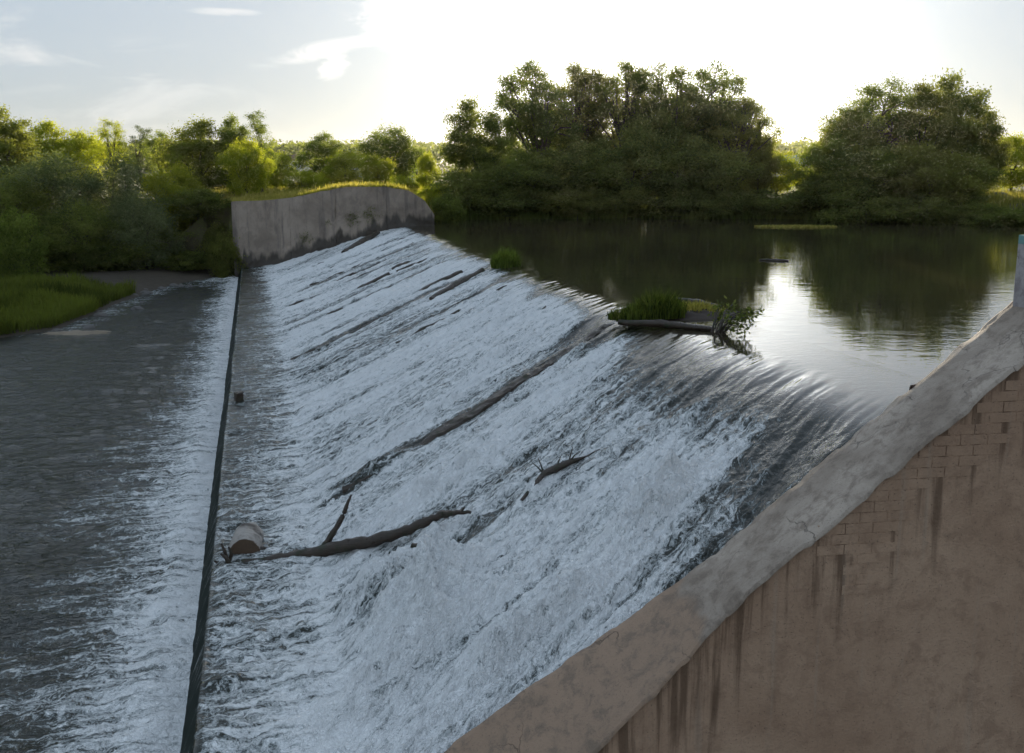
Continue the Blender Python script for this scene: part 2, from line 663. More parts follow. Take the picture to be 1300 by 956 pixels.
BARK, WET, CUT, PALE = mat_bark(), mat_wet_wood(), mat_cut_wood(), mat_pale_bark()
FARWALL, EARTH, POOL, FOAM = mat_farwall(), mat_ground(), mat_water_still(), mat_foam()


def mat_simple(name, c, rough=.8, var=.3, sc=4.):
    m = Mat(name)
    n = m.noise(m.pos(), sc, 5)
    return m.done(m.pbr(m.mix(m.math('MULTIPLY', n, var), c, tuple(q * .35 for q in c)), rough, m.bump(n, .3, .02)))


MOSS = mat_simple('moss', (.045, .055, .015), .95)
STONE = mat_simple('stone', (.13, .12, .11), .7, .7, 3)
TEAL = mat_simple('teal_paint', (.16, .34, .33), .6, .4, 7)
IRON = mat_simple('rusty_iron', (.08, .045, .03), .8, .6, 20)
WALLW = mat_simple('white_render', (.62, .6, .56), .9, .2)
BLUEROOF = mat_simple('blue_roof', (.08, .15, .32), .5, .2)
BROWNROOF = mat_simple('brown_roof', (.16, .09, .07), .8, .3)
GLASS = mat_simple('window_glass', (.03, .035, .04), .1, .2)
MUD = mat_simple('mud', (.05, .032, .022), .8, .6, 3)
SUN_SPOT = mat_simple('pale_sun_spot', (.30, .235, .16), .7, .8, 2.2)

# ------------------------------------------------------------------ terrain
BX = np.array([-9.0, -7.0, -4, 4, 12, 25, 30, 36, 45, 60, 90, 160, 400, 6000.])
BY = np.array([85.0, 89.0, 93, 95, 96, 95, 92, 88, 84, 82, 82, 90, 150, 1200.])
SY = np.array([-6000, -60, 0, 30, 45, 51, 54, 60, 65, 73, 80, 84, 6000.])
SX = np.array([-500., -46, -36, -31, -29, -26.8, -25.0, -25.2, -25.8, -26, -24, -22.6, -22.6])
# far wall top profile as (l, z), from its downstream end
WALL_L = np.array([13.95, 11.1, 9.2, 7.3, 5.7, 4.4, 1.5, -.45, -1.7, -2.5])
WALL_Z = np.array([2.14, 2.24, 2.42, 2.78, 3.09, 3.28, 3.26, 2.9, 2.1, .9])


def terrain_h(x, y):
    dd = D[0] * x + D[1] * y
    l = N[0] * x + N[1] * y - CREST
    bump_ = (fbm(x * .16, y * .16, 4, 5) - .5)
    # upstream right-hand bank across the pool
    e = y - np.interp(x, BX, BY)
    up = -2.5 + 2.5 * sstep(-3, 0.2, e) + 1.7 * sstep(0, 6, e) + .5 * sstep(6, 40, e) + bump_ * sstep(0, 6, e) * .6
    # behind the abutment wall
    top = np.interp(-l, -WALL_L, WALL_Z)
    behind = top - .10 + (2.1 - top) * sstep(2.0, 22, dd - FAR_D) + bump_ * sstep(1.5, 6, dd - FAR_D) * .9
    # downstream left bank
    e2 = np.maximum(np.interp(y, SY, SX) - x, (y - 80.5) * .8 + np.minimum(0, (-x - 22.5)) * 2)
    left = -4.7 + 1.0 * sstep(-1.5, .6, e2) + .55 * sstep(.4, 5, e2) + 4.9 * sstep(8, 20, e2) + bump_ * .7 * sstep(1, 8, e2)
    h = np.where(x > -9.0, np.where(e > -4, up, -5.0), left)
    wallzone = (dd > FAR_D + .35) & (l < 13.9) & (x < -7.0)
    h = np.where(wallzone, np.maximum(behind, np.where(x > -9, up, -9)), h)
    # left and meadow run together further back
    k = sstep(13.6, 16.5, l) * (dd > FAR_D + .35)
    h = np.where((l >= 13.6) & (dd > FAR_D + 4) & (x < -9), np.maximum(left, behind * 1.0 - 5.5 * sstep(0, 9, l - 13.6) * (1 - sstep(5, 20, dd - FAR_D))), h)
    h = np.where((x < -9) & (dd < FAR_D + .35) & (l < 15), -5.2, h)
    r = np.hypot(x, y)
    h = h + np.where((y > 150) | (x < -120), 1, 0) * sstep(280, 1500, r) * (14 * fbm(x * .0012, y * .0012, 3, 9))
    # ground at the foot of the near wall, under the viewer
    near = (dd < 8.6) & (l < 10)
    return np.where(near, -5.0, h)


def make_terrain():
    xs = np.concatenate([-np.geomspace(6000, 95, 26), np.arange(-90, 130, 1.0), np.geomspace(135, 6000, 26)])
    ys = np.concatenate([-np.geomspace(1500, 30, 14), np.arange(-24, 180, 1.0), np.geomspace(185, 6000, 30)])
    X, Y = np.meshgrid(xs, ys, indexing='ij')
    Z = terrain_h(X, Y)
    me = mesh_np('ground', np.stack([X, Y, Z], -1).reshape(-1, 3), grid_faces(len(xs), len(ys)), True)
    fattr(me, 'height', Z.ravel())
    tag(link('ground', me, EARTH), kind='structure')


make_terrain()


def ground_z(x, y):
    return float(terrain_h(np.array([float(x)]), np.array([float(y)]))[0])


# ------------------------------------------------------------------ water
def softstep_profile(l):
    """height of the running sheet along the flow"""
    m = DROP / TOE_L
    a = l - .35
    z = -m * .5 * (a + np.sqrt(a * a + 1.0)) - .02
    z = z * 1.02 + .0424
    b = z - (-DROP)
    z = -DROP + .5 * (b + np.sqrt(b * b + .10))
    return z


def far_line(dd):
    return np.clip((dd - 15) / 60, 0, 1)


PLUMES = [  # dd, l, radius along, radius across, height
    (17.6, 10.2, .8, .45, .44), (16.6, 9.6, .95, .6, .56), (15.5, 9.5, .8, .6, .50), (17.1, 4.9, .9, .36, .42), (16.4, 5.5, .7, .3, .26),
    (22.3, 7.5, .8, .4, .26), (21.6, 8.6, .6, .4, .22), (26.3, 8.6, .7, .25, .2), (28.0, 7.2, .6, .22, .18), (24.6, 9.4, .7, .3, .2),
    (14.6, 7.6, .8, .4, .25), (18.9, 9.2, .5, .35, .25), (31.5, 4.8, .8, .3, .15), (36.0, 3.4, .9, .3, .14), (20.4, 3.2, .9, .3, .16),
    (13.9, 8.9, .6, .4, .3), (14.2, 10.6, .7, .5, .3), (19.4, 6.6, .7, .3, .18), (29.2, 2.6, .6, .3, .12), (40.5, 3.1, .9, .3, .13)]
RIBS = [31.5, 50.0]               # q = dd + SKEW*l of the two long exposed slab edges


def make_cascade():
    dd = [10.2]
    while dd[-1] < 84.5:
        dd.append(dd[-1] + .028 + max(0, dd[-1] - 13) * .00125)
    dd = np.array(dd)
    ls = np.concatenate([np.arange(-3.0, -.5, .07), np.arange(-.5, 13.35, .05), np.arange(13.35, 14.2, .03)])
    DD, L = np.meshgrid(dd, ls, indexing='ij')
    q = DD + SKEW * np.clip(L, -1, 11.2)
    Z = softstep_profile(L)
    far = far_line(DD)
    # ---- froth density
    start_b = np.interp(DD, [10, 20, 29, 33, 50, 84], [6.0, 4.8, 3.0, 1.6, 1.1, .7])
    start_a = np.interp(DD, [10, 20, 29, 33, 50, 84], [.9, .6, .3, -.1, -.3, -.5])
    jit = (fbm(q * .55, L * .12, 4, 31) - .5) * 3.2
    dens = sstep(start_a, start_b, L + jit * sstep(-.5, 1.5, L)) * .94
    patch = fbm(q * .28, L * .10, 3, 77)
    dens = dens * (1 - .26 * sstep(.54, .74, patch))
    dens += (fbm(q * 1.25, L * .09, 3, 83) - .5) * .9 * sstep(.6, 2, L) * (1 - sstep(10.4, 11.2, L))
    # thin dark runs between the slabs
    runs = vnoise(q * 1.1, L * .05, 91)
    dens -= sstep(.74, .92, runs) * .42 * sstep(.5, 2, L) * sstep(28, 42, DD) * (1 - sstep(10.6, 11.4, L))
    for rq in RIBS:
        dens -= .75 * np.exp(-((q - rq - .25 + .3 * (fbm(L * .6, q * 0 + 1, 2, 8) - .5)) / .42) ** 2) * sstep(0, 1, L) * (1 - sstep(9.8, 11.2, L))
    # apron: froth near the toe, thinning to the lip
    ap = sstep(10.7, 11.6, L)
    edge = L - (fbm(DD * .5, L * .5, 3, 13) - .5) * 1.8
    near = 1 - sstep(16, 46, DD)
    apd = np.interp(edge, [10.5, 11.2, 12.0, 12.9, 13.5], [.92, .82, .52, .36, .26]) - .18 * sstep(40, 70, DD) * sstep(11.3, 12, L)
    apd += near * .12 + .22 * (1 - sstep(15, 22, DD))
    dens = dens * (1 - ap) + apd * ap
    lipw = (fbm(DD * .3, DD * 0 + .3, 2, 3) - .5) * .05
    lip = sstep(13.2, 13.36, L + lipw)
    dens = dens * (1 - lip) + .42 * lip
    # ---- relief
    slope_zone = sstep(.2, 2.5, L) * (1 - .55 * sstep(10.6, 11.6, L)) * (1 - .75 * lip)
    ridg = 1 - np.abs(2 * fbm(q * 1.5, L * .28, 3, 41) - 1) * 2
    rel = (ridg - .55) * .075 + (fbm(q * 1.25, L * .09, 3, 83) - .5) * .30 + (fbm(q * .55, L * .16, 3, 43) - .5) * .22
    rel += (fbm(q * 2.8, L * 2.2, 4, 45, .6) - .5) * .19 * (.3 + .7 * np.clip(dens, 0, 1))
    fine = (fbm(q * 8., L * 7., 3, 47, .65) - .5) * .10 * np.clip(dens, .15, 1) * (1 - .6 * far)
    Z = Z + (rel + fine) * slope_zone
    # glassy folds where the sheet goes over the crest
    fold = sstep(-1.5, .3, L) * (1 - sstep(1.2, 3.5, L))
    Z += fold * ((fbm(q * .7 + L * .5 + 2.5 * fbm(q * .3, L * .3, 2, 55), L * .25, 5, 51, .6) - .5) * .11 + (fbm(q * 4.5, L * .4, 2, 53) - .5) * .045 * sstep(-1.6, .2, L))
    # boils and plumes
    pl = np.zeros_like(Z)
    for (pd, pll, ra, rc, hh) in PLUMES:
        u = (L - pll)
        w = (DD - pd) + SKEW * .8 * u
        e = np.exp(-(u / ra) ** 2 - (w / rc) ** 2)
        pl += hh * e
    pn = fbm(DD * 2.6, L * 2.6, 5, 61, .62)
    def billow(k, sd):
        wx = DD * k + .8 * fbm(DD * k, L * k, 2, sd + 5)
        return 1 - np.abs(2 * vnoise(wx, L * k, sd) - 1)
    Z += pl * (.45 + .75 * billow(1.4, 61) + .45 * billow(3.2, 62) + .28 * billow(7.5, 63)) * (.6 + .8 * pn)
    dens = np.clip(dens + pl * 1.3, -.2, 1.2)
    # apron waves and lip
    wav = (fbm(DD * 1.3, L * 1.7, 4, 65) - .5) * .16
    Z += wav * ap * (1 - lip) * (.4 + near)
    over = np.clip(L + lipw - 13.36, 0, 1)
    Z -= 2.6 * over ** 1.05
    ribfade = 0
    P = D[None, None] * DD[..., None] + N[None, None] * (L + CREST)[..., None]
    P[..., 2] = Z
    me = mesh_np('weir_water', P.reshape(-1, 3), grid_faces(len(dd), len(ls)), True)
    fattr(me, 'foam', dens.ravel())
    fattr(me, 'far', far.ravel())
    fattr(me, 'flow', np.stack([q, L, (Z - softstep_profile(L)) * 1.4 * (1 - lip)], -1).reshape(-1, 3), 'FLOAT_VECTOR')
    ripple = .03 + .42 * sstep(-.4, 3.0, L)
    ripple = ripple * (1 - .3 * ap) * (1 - .85 * lip)
    fattr(me, 'ripple', ripple.ravel())
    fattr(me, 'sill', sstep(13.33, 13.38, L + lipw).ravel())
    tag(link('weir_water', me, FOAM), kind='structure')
    return dd, ls, Z, dens


C_DD, C_LS, C_Z, C_DENS = make_cascade()


def sheet_z(dd, l):
    i = np.clip(np.searchsorted(C_DD, dd), 0, len(C_DD) - 1)
    j = np.clip(np.searchsorted(C_LS, l), 0, len(C_LS) - 1)
    return C_Z[i, j]


def make_lower():
    dd = [6.0]
    while dd[-1] < 96:
        dd.append(dd[-1] + .06 + max(0, dd[-1] - 13) * .0022)
    dd = np.array(dd)
    ls = [13.45]
    while ls[-1] < 90:
        ls.append(ls[-1] + .055 + max(0, ls[-1] - 15) * .022)
    ls = np.array(ls)
    DD, L = np.meshgrid(dd, ls, indexing='ij')
    ln = L - 13.72
    near = 1 - sstep(15, 42, DD)
    reach = np.interp(DD, [10, 14, 18, 30, 50, 84], [4.2, 3.2, 2.2, 2.1, 1.5, 1.2]) * (.55 + .9 * fbm(DD * .35, L * .1, 3, 21))
    dens = 1.12 - .72 * np.clip(ln / reach, 0, 1) ** .8 - .45 * sstep(.8, 2.6, ln / reach)
    dens += (fbm(DD * 1.6, L * .55, 4, 23) - .5) * .3 * sstep(0, .8, ln)
    # broken shallow water by the left shore
    X = D[0] * DD + N[0] * (L + CREST)
    Y = D[1] * DD + N[1] * (L + CREST)
    shore = X - np.interp(Y, SY, SX)
    dens += .40 * (1 - sstep(.5, 3.4, shore)) * sstep(48, 53, Y) * (1 - sstep(80, 84, Y))
    dens = np.clip(dens, -.12, 1.05)
    Z = LOW_Z + (fbm(DD * 1.9, L * .9, 4, 25) - .5) * .16 * (1 - .55 * sstep(1, 8, ln)) + (fbm(DD * .5, L * .25, 2, 26) - .5) * .05
    Z += (fbm(DD * 6, L * 3, 3, 27) - .5) * .07 * np.clip(dens, 0.1, 1)
    Z += .12 * np.exp(-((ln - .55) / .35) ** 2) * (fbm(DD * 1.2, L * .8, 3, 28)) * 1.4
    P = np.stack([X, Y, Z], -1)
    me = mesh_np('river', P.reshape(-1, 3), grid_faces(len(dd), len(ls)), True)
    fattr(me, 'foam', dens.ravel())
    fattr(me, 'far', far_line(DD).ravel())
    fattr(me, 'flow', np.stack([DD, L, np.zeros_like(L)], -1).reshape(-1, 3), 'FLOAT_VECTOR')
    fattr(me, 'ripple', (.75 - .3 * sstep(2, 14, ln)).ravel())
    tag(link('river', me, FOAM), kind='structure')


make_lower()


def make_pool():
    # from the crest back upstream, out to the far bank and beyond the frame
    a = [W(8.0, -2.98, 0), W(84.4, -2.98, 0), W(120, -2.98, 0), W(160, -420, 0), W(8.0, -420, 0)]
    me = bpy.data.meshes.new('pool')
    me.from_pydata([tuple(p) for p in a], [], [(0, 1, 2, 3, 4)][::1])
    if me.polygons[0].normal.z < 0:
        me.flip_normals()
    me.update()
    tag(link('pool', me, POOL), kind='structure')


make_pool()

# ------------------------------------------------------------------ the weir under the water
def empty(name, loc=(0, 0, 0)):
    o = bpy.data.objects.new(name, None)
    COL.objects.link(o)
    o.location = loc
    return o


def strip_on_slope(name, q, l0, l1, width, lift, mat, parent, seed, n=None, chop=.17):
    """a slab edge / beam lying along the run of the water, q = dd + SKEW*l"""
    n = n or max(8, int((l1 - l0) / .18))
    ls = np.linspace(l0, l1, n)
    sec = np.array([(-.62, -.32), (-.5, -.06), (-.3, .0), (-.1, .03), (.12, .02), (.32, -.01), (.5, -.08), (.6, -.34)])
    V = []
    rng = np.random.RandomState(seed)
    for i, l in enumerate(ls):
        end = min(1., min(i, n - 1 - i) / 2.5 + .25)
        zc = float(softstep_profile(np.array([l]))[0]) + lift * end + (vnoise(np.array([l * 1.7]), np.array([q]), seed)[0] - .5) * chop
        wob = (vnoise(np.array([l * .9]), np.array([q]), seed + 3)[0] - .5) * .16
        for a, b in sec:
            V.append(W(q - SKEW * l + wob + a * width * (.6 + .4 * end), l, zc + b * .6 + (rng.rand() - .5) * .075))
    F = grid_faces(n, len(sec))
    V = np.array(V)
    me = mesh_np(name, V, F)
    if me.polygons[2].normal.z < 0:
        me.flip_normals()
    return link(name, me, mat, parent)


weir = tag(empty('weir', tuple(W(45, 6, -4))), 'long sloping concrete weir under foaming water between the two abutment walls', 'weir')


def wparent(o):
    o.matrix_parent_inverse = weir.matrix_world.inverted()


bpy.context.view_layer.update()
ls_ = np.concatenate([np.linspace(-2.2, 11.2, 50), [13.4, 13.45]])
body = []
for dd_ in (10.3, 84.2):
    for l_ in ls_:
        z_ = float(softstep_profile(np.array([min(l_, 11.2)]))[0]) - .42
        body.append(W(dd_, l_, z_ if l_ < 13.42 else -5.5))
wb = link('slab', mesh_np('slab', np.array(body), grid_faces(2, len(ls_))), CONC_OLD, weir)
wparent(wb)
for i, (q, a, b, wd, lift) in enumerate((
        (31.62, .5, 10.4, .55, -.035), (50.15, 2.4, 11.0, .45, -.03), (57.0, 5.2, 11.1, .25, .0), (61.2, 1.4, 7.2, .24, .03),
        (79.6, 7.4, 11.1, .32, .06), (65.5, 3.5, 10.5, .22, .0), (70.5, 1.5, 9.0, .24, .0), (54.4, 4.6, 10.4, .2, -.01),
        (75.0, 1.0, 8.0, .24, .01), (44.0, 1.4, 7.0, .2, -.03), (67.8, 4.5, 10.9, .18, .0), (37.5, 1.5, 6.0, .2, -.04))):
    wparent(strip_on_slope('slab_edge', q, a, b, wd, lift, WET, weir, 100 + i))


# drift logs stranded on the slope: (pixel ends, radius, label)
def slope_pt(x, y, up=0.):
    r = ray(x, y)
    k = -DROP / TOE_L
    s = (k * -CREST - CAM_H) / (r[2] - k * (r @ N))
    p = np.array([0, 0, CAM_H]) + r * s
    l = p @ N - CREST
    dd = p @ D
    return W(dd, l, float(sheet_z(dd, l)) + up)


def drift(name, pts, rads, label, cat='log', mat=WET, sides=8, seed=0, rough=.35):
    base = np.array(pts[0])
    pts = np.array(pts)
    # resample for a natural bend
    n = len(pts)
    t = np.linspace(0, n - 1, max(n * 4, 10))
    P = np.stack([np.interp(t, np.arange(n), pts[:, k]) for k in range(3)], -1)
    Rr = np.interp(t, np.arange(n), rads)
    rng = np.random.RandomState(seed)
    P = P + (rng.rand(*P.shape) - .5) * (Rr * .3)[:, None]
    me = mesh_np(name, *tube(P - base, Rr, sides, seed, rough), smooth=True)
    return tag(link(name, me, mat, None, tuple(base)), label, cat)


for i, (a, b, r, lab) in enumerate((
        ((547, 384), (613, 346), .16, 'longest brown drift log lying on the slope below the lone grass tussock'),
        ((533, 373), (586, 347), .13, 'thin dark drift log just left of the longest brown log'),
        ((436, 324), (480, 299), .24, 'brown drift log high on the slope near the far abutment wall'),
        ((499, 345), (519, 337), .17, 'short dark log stub in mid slope below the far end of the crest'),
        ((459, 368), (494, 351), .10, 'narrow dark pole half sunk in mid slope foam'))):
    p0, p1 = slope_pt(*a, .04), slope_pt(*b, .05)
    drift('drift_log', [p0, (p0 * .5 + p1 * .5) + [0, 0, .02], p1], [r * .7, r, r * .8], lab, seed=i)

# the twiggy snag on the near slope and a floating stick
p = [slope_pt(662, 650, .0), slope_pt(690, 624, .10), slope_pt(706, 612, .12), slope_pt(722, 604, .1), slope_pt(745, 588, .04)]
snag = empty('snag', tuple(p[0]))
tag(snag, 'twiggy dark snag caught in the foam on the near slope', 'branch')
me = mesh_np('limb', *tube(np.array(p) - p[0], [.03, .07, .08, .06, .02], 7, 4, .5), smooth=True)
link('limb', me, WET, snag)
for i, (k, dx, dz) in enumerate(((1, (-.25, .1), .22), (1, (-.12, .2), .3), (2, (.1, .1), .24), (3, (.25, .2), .2), (3, (.1, .25), .28), (4, (.3, .15), .12))):
    b = p[k] - p[0]
    me = mesh_np('twig', *tube([b, b + [dx[0] * .5, dx[1] * .5, dz * .6], b + [dx[0], dx[1], dz]], [.022, .016, .007], 5, i))
    link('twig', me, WET, snag)
drift('stick', [slope_pt(523, 716, .05), slope_pt(545, 711, .09)], [.05, .07], 'short dark stick in the foam right of the big branch', 'stick', seed=9)


# the big fallen branch across the toe
def on_dd(x, y, dd):
    r = ray(x, y)
    o = np.array([0, 0, CAM_H])
    return o + r * ((dd - o @ D) / (r @ D))


main_px = [(284, 716), (310, 715), (340, 713), (372, 706), (400, 702), (430, 695), (465, 688), (500, 680), (525, 670), (545, 660), (562, 653), (580, 651), (598, 650)]
ddv = np.interp(np.arange(len(main_px)), [0, 3, 5, 8, 12], [20.5, 20.2, 19.7, 19.2, 19.1])
main = np.array([on_dd(x, y, d) for (x, y), d in zip(main_px, ddv)])
br = empty('fallen_branch', tuple(main[0]))
tag(br, 'long forked mossy branch lying across the foot of the weir', 'branch')
t = np.linspace(0, len(main) - 1, 50)
P = np.stack([np.interp(t, np.arange(len(main)), main[:, k]) for k in range(3)], -1)
rr = np.interp(t, [0, 2, 4, 6, 8, 10, 12], [.075, .10, .135, .125, .10, .075, .03])
rng = np.random.RandomState(3)
P += (rng.rand(*P.shape) - .5) * .03
link('limb', mesh_np('limb', *tube(P - main[0], rr, 10, 2, .35), smooth=True), WET, br)


def side(pxs, dd, rads, seed):
    q = np.array([on_dd(x, y, dd) for x, y in pxs]) - main[0]
    t = np.linspace(0, len(q) - 1, len(q) * 3)
    Q = np.stack([np.interp(t, np.arange(len(q)), q[:, k]) for k in range(3)], -1)
    link('twig', mesh_np('twig', *tube(Q, np.interp(t, np.arange(len(q)), rads), 7, seed, .3), smooth=True), WET, br)


side([(409, 700), (418, 684), (428, 668), (436, 654), (440, 642), (446, 628)], 19.95, [.085, .07, .06, .05, .04, .018], 1)
side([(412, 701), (424, 707), (428, 711)], 19.8, [.05, .035, .03], 2)
side([(585, 651), (588, 646), (590, 644)], 19.1, [.03, .025, .02], 3)
side([(560, 654), (562, 650)], 19.1, [.04, .02], 4)
side([(290, 716), (285, 700), (281, 690)], 20.4, [.05, .04, .02], 5)
side([(292, 717), (287, 708), (280, 703)], 20.3, [.05, .04, .02], 6)
side([(290, 716), (279, 716), (272, 712)], 20.4, [.06, .04, .02], 7)
side([(290, 716), (294, 703), (290, 694)], 20.45, [.05, .04, .015], 8)

# sawn log on the apron
base = at_z(311, 706, -3.12)
log = empty('sawn_log', tuple(base))
tag(log, 'short thick sawn log with pale bark lying on the apron beside the long branch', 'log')
ax = np.array([-.16, 1.0, .05])
ax /= np.linalg.norm(ax)
c0 = np.array([0, 0, .06])
ts = np.linspace(0, .95, 8)
V, F = tube([c0 + ax * t for t in ts], [.32, .335, .36, .345, .35, .33, .335, .30], 28, 5, .13, cap=False)
link('bark', mesh_np('bark', V, F, True), PALE, log)
V, F = tube([c0 - ax * .006, c0 + ax * .03], [.31, .315], 24, 6, .03)
link('cut_end', mesh_np('cut_end', V, F), CUT, log)
V, F = tube([c0 + ax * .93, c0 + ax * .92], [.30, .30], 24, 7, .03)
link('cut_end', mesh_np('cut_end', V, F), CUT, log)
V, F = tube([c0 + ax * .2 + [.30, 0, -.02], c0 + ax * .2 + [.40, -.02, .0], c0 + ax * .2 + [.44, -.02, .02]], [.09, .075, .05], 8, 8, .2)
link('knot', mesh_np('knot', V, F, True), WET, log)

# small block of timber stranded on the apron
base = at_z(303, 508, -3.14)
V, F = join([box((0, 0, .12), (.26, .34, .26)), box((.02, -.02, .27), (.2, .24, .06))])
V = V + (np.random.RandomState(5).rand(*V.shape) - .5) * .05
tag(link('timber_block', mesh_np('timber_block', V, F), WET, None, tuple(base), (0, .1, .5)), 'small dark timber block stranded on the apron', 'block')

# ------------------------------------------------------------------ far abutment wall
fw = empty('abutment_wall', tuple(W(FAR_D, 6, -4)))
tag(fw, 'weathered grey concrete abutment wall with curved top at the far end of the weir', 'wall')
bpy.context.view_layer.update()


def far_panel(l0, l1, seed):
    nl, nz = max(6, int((l0 - l1) / .25)), 22
    ls = np.linspace(l0, l1, nl)
    top = np.interp(-ls, -WALL_L, WALL_Z) + (fbm(ls * 1.3, ls * 0, 3, 7) - .5) * .12
    bot = np.where(ls > 13.0, -5.0, -5.0)
    V, below, above = [], [], []
    for i, l in enumerate(ls):
        zs = np.linspace(bot[i], top[i], nz)
        w = softstep_profile(np.array([l]))[0] if l < 13.4 else LOW_Z
        for z in zs:
            off = (fbm(np.array([l * .8]), np.array([z * .8]), 5, 11, .62)[0] - .5) * .32
            # battered outwards towards the foot
            V.append(W(FAR_D + off + .035 * (z - 3), l, z))
            above.append(z - w)
    F = [tuple(f) for f in grid_faces(nl, nz)]
    n0 = len(V)
    for i, l in enumerate(ls):                       # top and back
        V.append(W(FAR_D + 1.5, l, top[i] - .05)); above.append(5)
        V.append(W(FAR_D + 1.5, l, -5.0)); above.append(5)
    for i in range(nl - 1):
        a, b = i * nz + nz - 1, (i + 1) * nz + nz - 1
        F.append((a, b, n0 + 2 * (i + 1), n0 + 2 * i))
        F.append((n0 + 2 * i, n0 + 2 * (i + 1), n0 + 2 * (i + 1) + 1, n0 + 2 * i + 1))
    for i in (0, nl - 1):                            # ends
        for j in range(nz - 1):
            pass
        m_ = n0 + 2 * i
        F.append((i * nz, i * nz + nz - 1, m_, m_ + 1))
    me = bpy.data.meshes.new('panel')
    me.from_pydata([tuple(v) for v in V], [], [tuple(int(q) for q in f) for f in F])
    import bmesh
    bm = bmesh.new()
    bm.from_mesh(me)
    bmesh.ops.recalc_face_normals(bm, faces=bm.faces)
    bm.to_mesh(me)
    bm.free()
    fattr(me, 'above_water', np.array(above))
    o = link('panel', me, FARWALL, fw)
    o.matrix_parent_inverse = fw.matrix_world.inverted()


for i, (a, b) in enumerate(((13.95, 9.42), (9.40, 5.72), (5.70, 1.52), (1.50, -2.5))):
    far_panel(a, b, i)

# ------------------------------------------------------------------ near abutment wall
U = np.array([.989, .145, 0.])
U /= np.linalg.norm(U)
VV = np.array([.145, -.989, 0.])
VV /= np.linalg.norm(VV)
A0 = np.array([5.9335443, 11.88017549, 0.])
A0 = A0 - U * 7.590900762 + U * 0
U_OFF = 0
LU = np.array([-5, -1.2, .739, 1.883, 3.946, 7.591, 8.5, 16.])
LZ = np.array([-3.5, -3.25, -1.93, -1.115, .279, 3.27, 4.0, 4.05])
RU = np.array([-5, .5, 2.313, 3.10, 3.967, 7.109, 8.5, 16.])
RZ = np.array([-3.6, -3.15, -1.383, -.61, .319, 2.915, 4.0, 4.05])
WID = 1.04


def nw(u, w, z):
    return A0 + U * u + VV * w + np.array([0, 0, z])


near_wall = empty('wing_wall', tuple(nw(3, .5, -5)))
tag(near_wall, 'brown rendered wing wall with sloping grey concrete coping beside the viewer', 'wall')
bpy.context.view_layer.update()


def nwlink(name, me, mat):
    o = link(name, me, mat, near_wall)
    o.matrix_parent_inverse = near_wall.matrix_world.inverted()
    return o


def make_coping():
    us = np.arange(-5, 15.9, .045)
    ws = np.concatenate([[-.06, -.055], np.linspace(-.04, WID + .02, 30), [WID + .035, WID + .04]])
    zl, zr = np.interp(us, LU, LZ), np.interp(us, RU, RZ)
    V, pa = [], []
    for i, u in enumerate(us):
        k = np.clip(ws / WID, 0, 1)
        z = zl[i] * (1 - k) + zr[i] * k
        z = z + (fbm(u * 1.6 + ws * 0, ws * 1.6, 4, 71) - .5) * .022 + (fbm(u * 9 + ws * 0, ws * 9, 3, 72) - .5) * .012
        # worn, chipped arrises
        chipl = .03 * sstep(.55, .72, vnoise(np.array([u * 5.1]), np.array([3.]), 73))[0]
        chipr = .04 * sstep(.55, .75, vnoise(np.array([u * 5.6]), np.array([9.]), 74))[0]
        z = z - sstep(.10, -.06, ws) * (.02 + chipl) - sstep(WID - .07, WID + .05, ws) * (.02 + chipr)
        # a shallow patch of newer screed with a lip
        z[0] -= .10
        z[-1] -= .06
        wj = ws + (vnoise(np.array([u * 9.3]), np.array([1.]), 75)[0] - .5) * .022 * (ws < .02) + (vnoise(np.array([u * 9.1]), np.array([1.]), 76)[0] - .5) * .022 * (ws > WID - .02)
        pk = sstep(-.06, .06, u - 3.55 - .55 * (ws - .55) ** 2 - (fbm(ws * 3 + u, ws * 0 + u * 2, 3, 79) - .5) * .5)
        z = z + .018 * pk
        for w, zz, k_ in zip(wj, z, pk):
            V.append(nw(u, w, zz))
            pa.append(k_)
    me = mesh_np('coping', np.array(V), grid_faces(len(us), len(ws)), True)
    if me.polygons[len(me.polygons) // 2].normal.z < 0:
        me.flip_normals()
    fattr(me, 'patch', np.array(pa))
    nwlink('coping', me, CONC)


def wall_top(u, right=True):
    return np.interp(u, RU if right else LU, RZ if right else LZ) - .06


def make_wall_body():
    us = np.arange(-5, 15.9, .09)
    nz = 56
    # camera-side face
    V, below = [], []
    for u in us:
        top = float(wall_top(u))
        zs = top - (top + 6.2) * np.linspace(0, 1, nz) ** 1.25
        off = (fbm(u * .7 + zs * 0, zs * .7, 2, 81) - .5) * .02 + (fbm(u * 5 + zs * 0, zs * 5, 3, 82) - .5) * .004
        for z, o in zip(zs, off):
            V.append(nw(u, WID - .03 + o, z))
            below.append(top - z)
    me = mesh_np('render_face', np.array(V), grid_faces(len(us), nz), True)
    fattr(me, 'below', np.array(below))
    nwlink('render_face', me, PLASTER)
    # water-side face
    V = []
    for u in us:
        top = float(wall_top(u, False))
        for z in np.linspace(top, -6.2, 8):
            V.append(nw(u, .03, z))
    nwlink('water_face', mesh_np('water_face', np.array(V), grid_faces(len(us), 8), True), CONC_OLD)


make_coping()
make_wall_body()


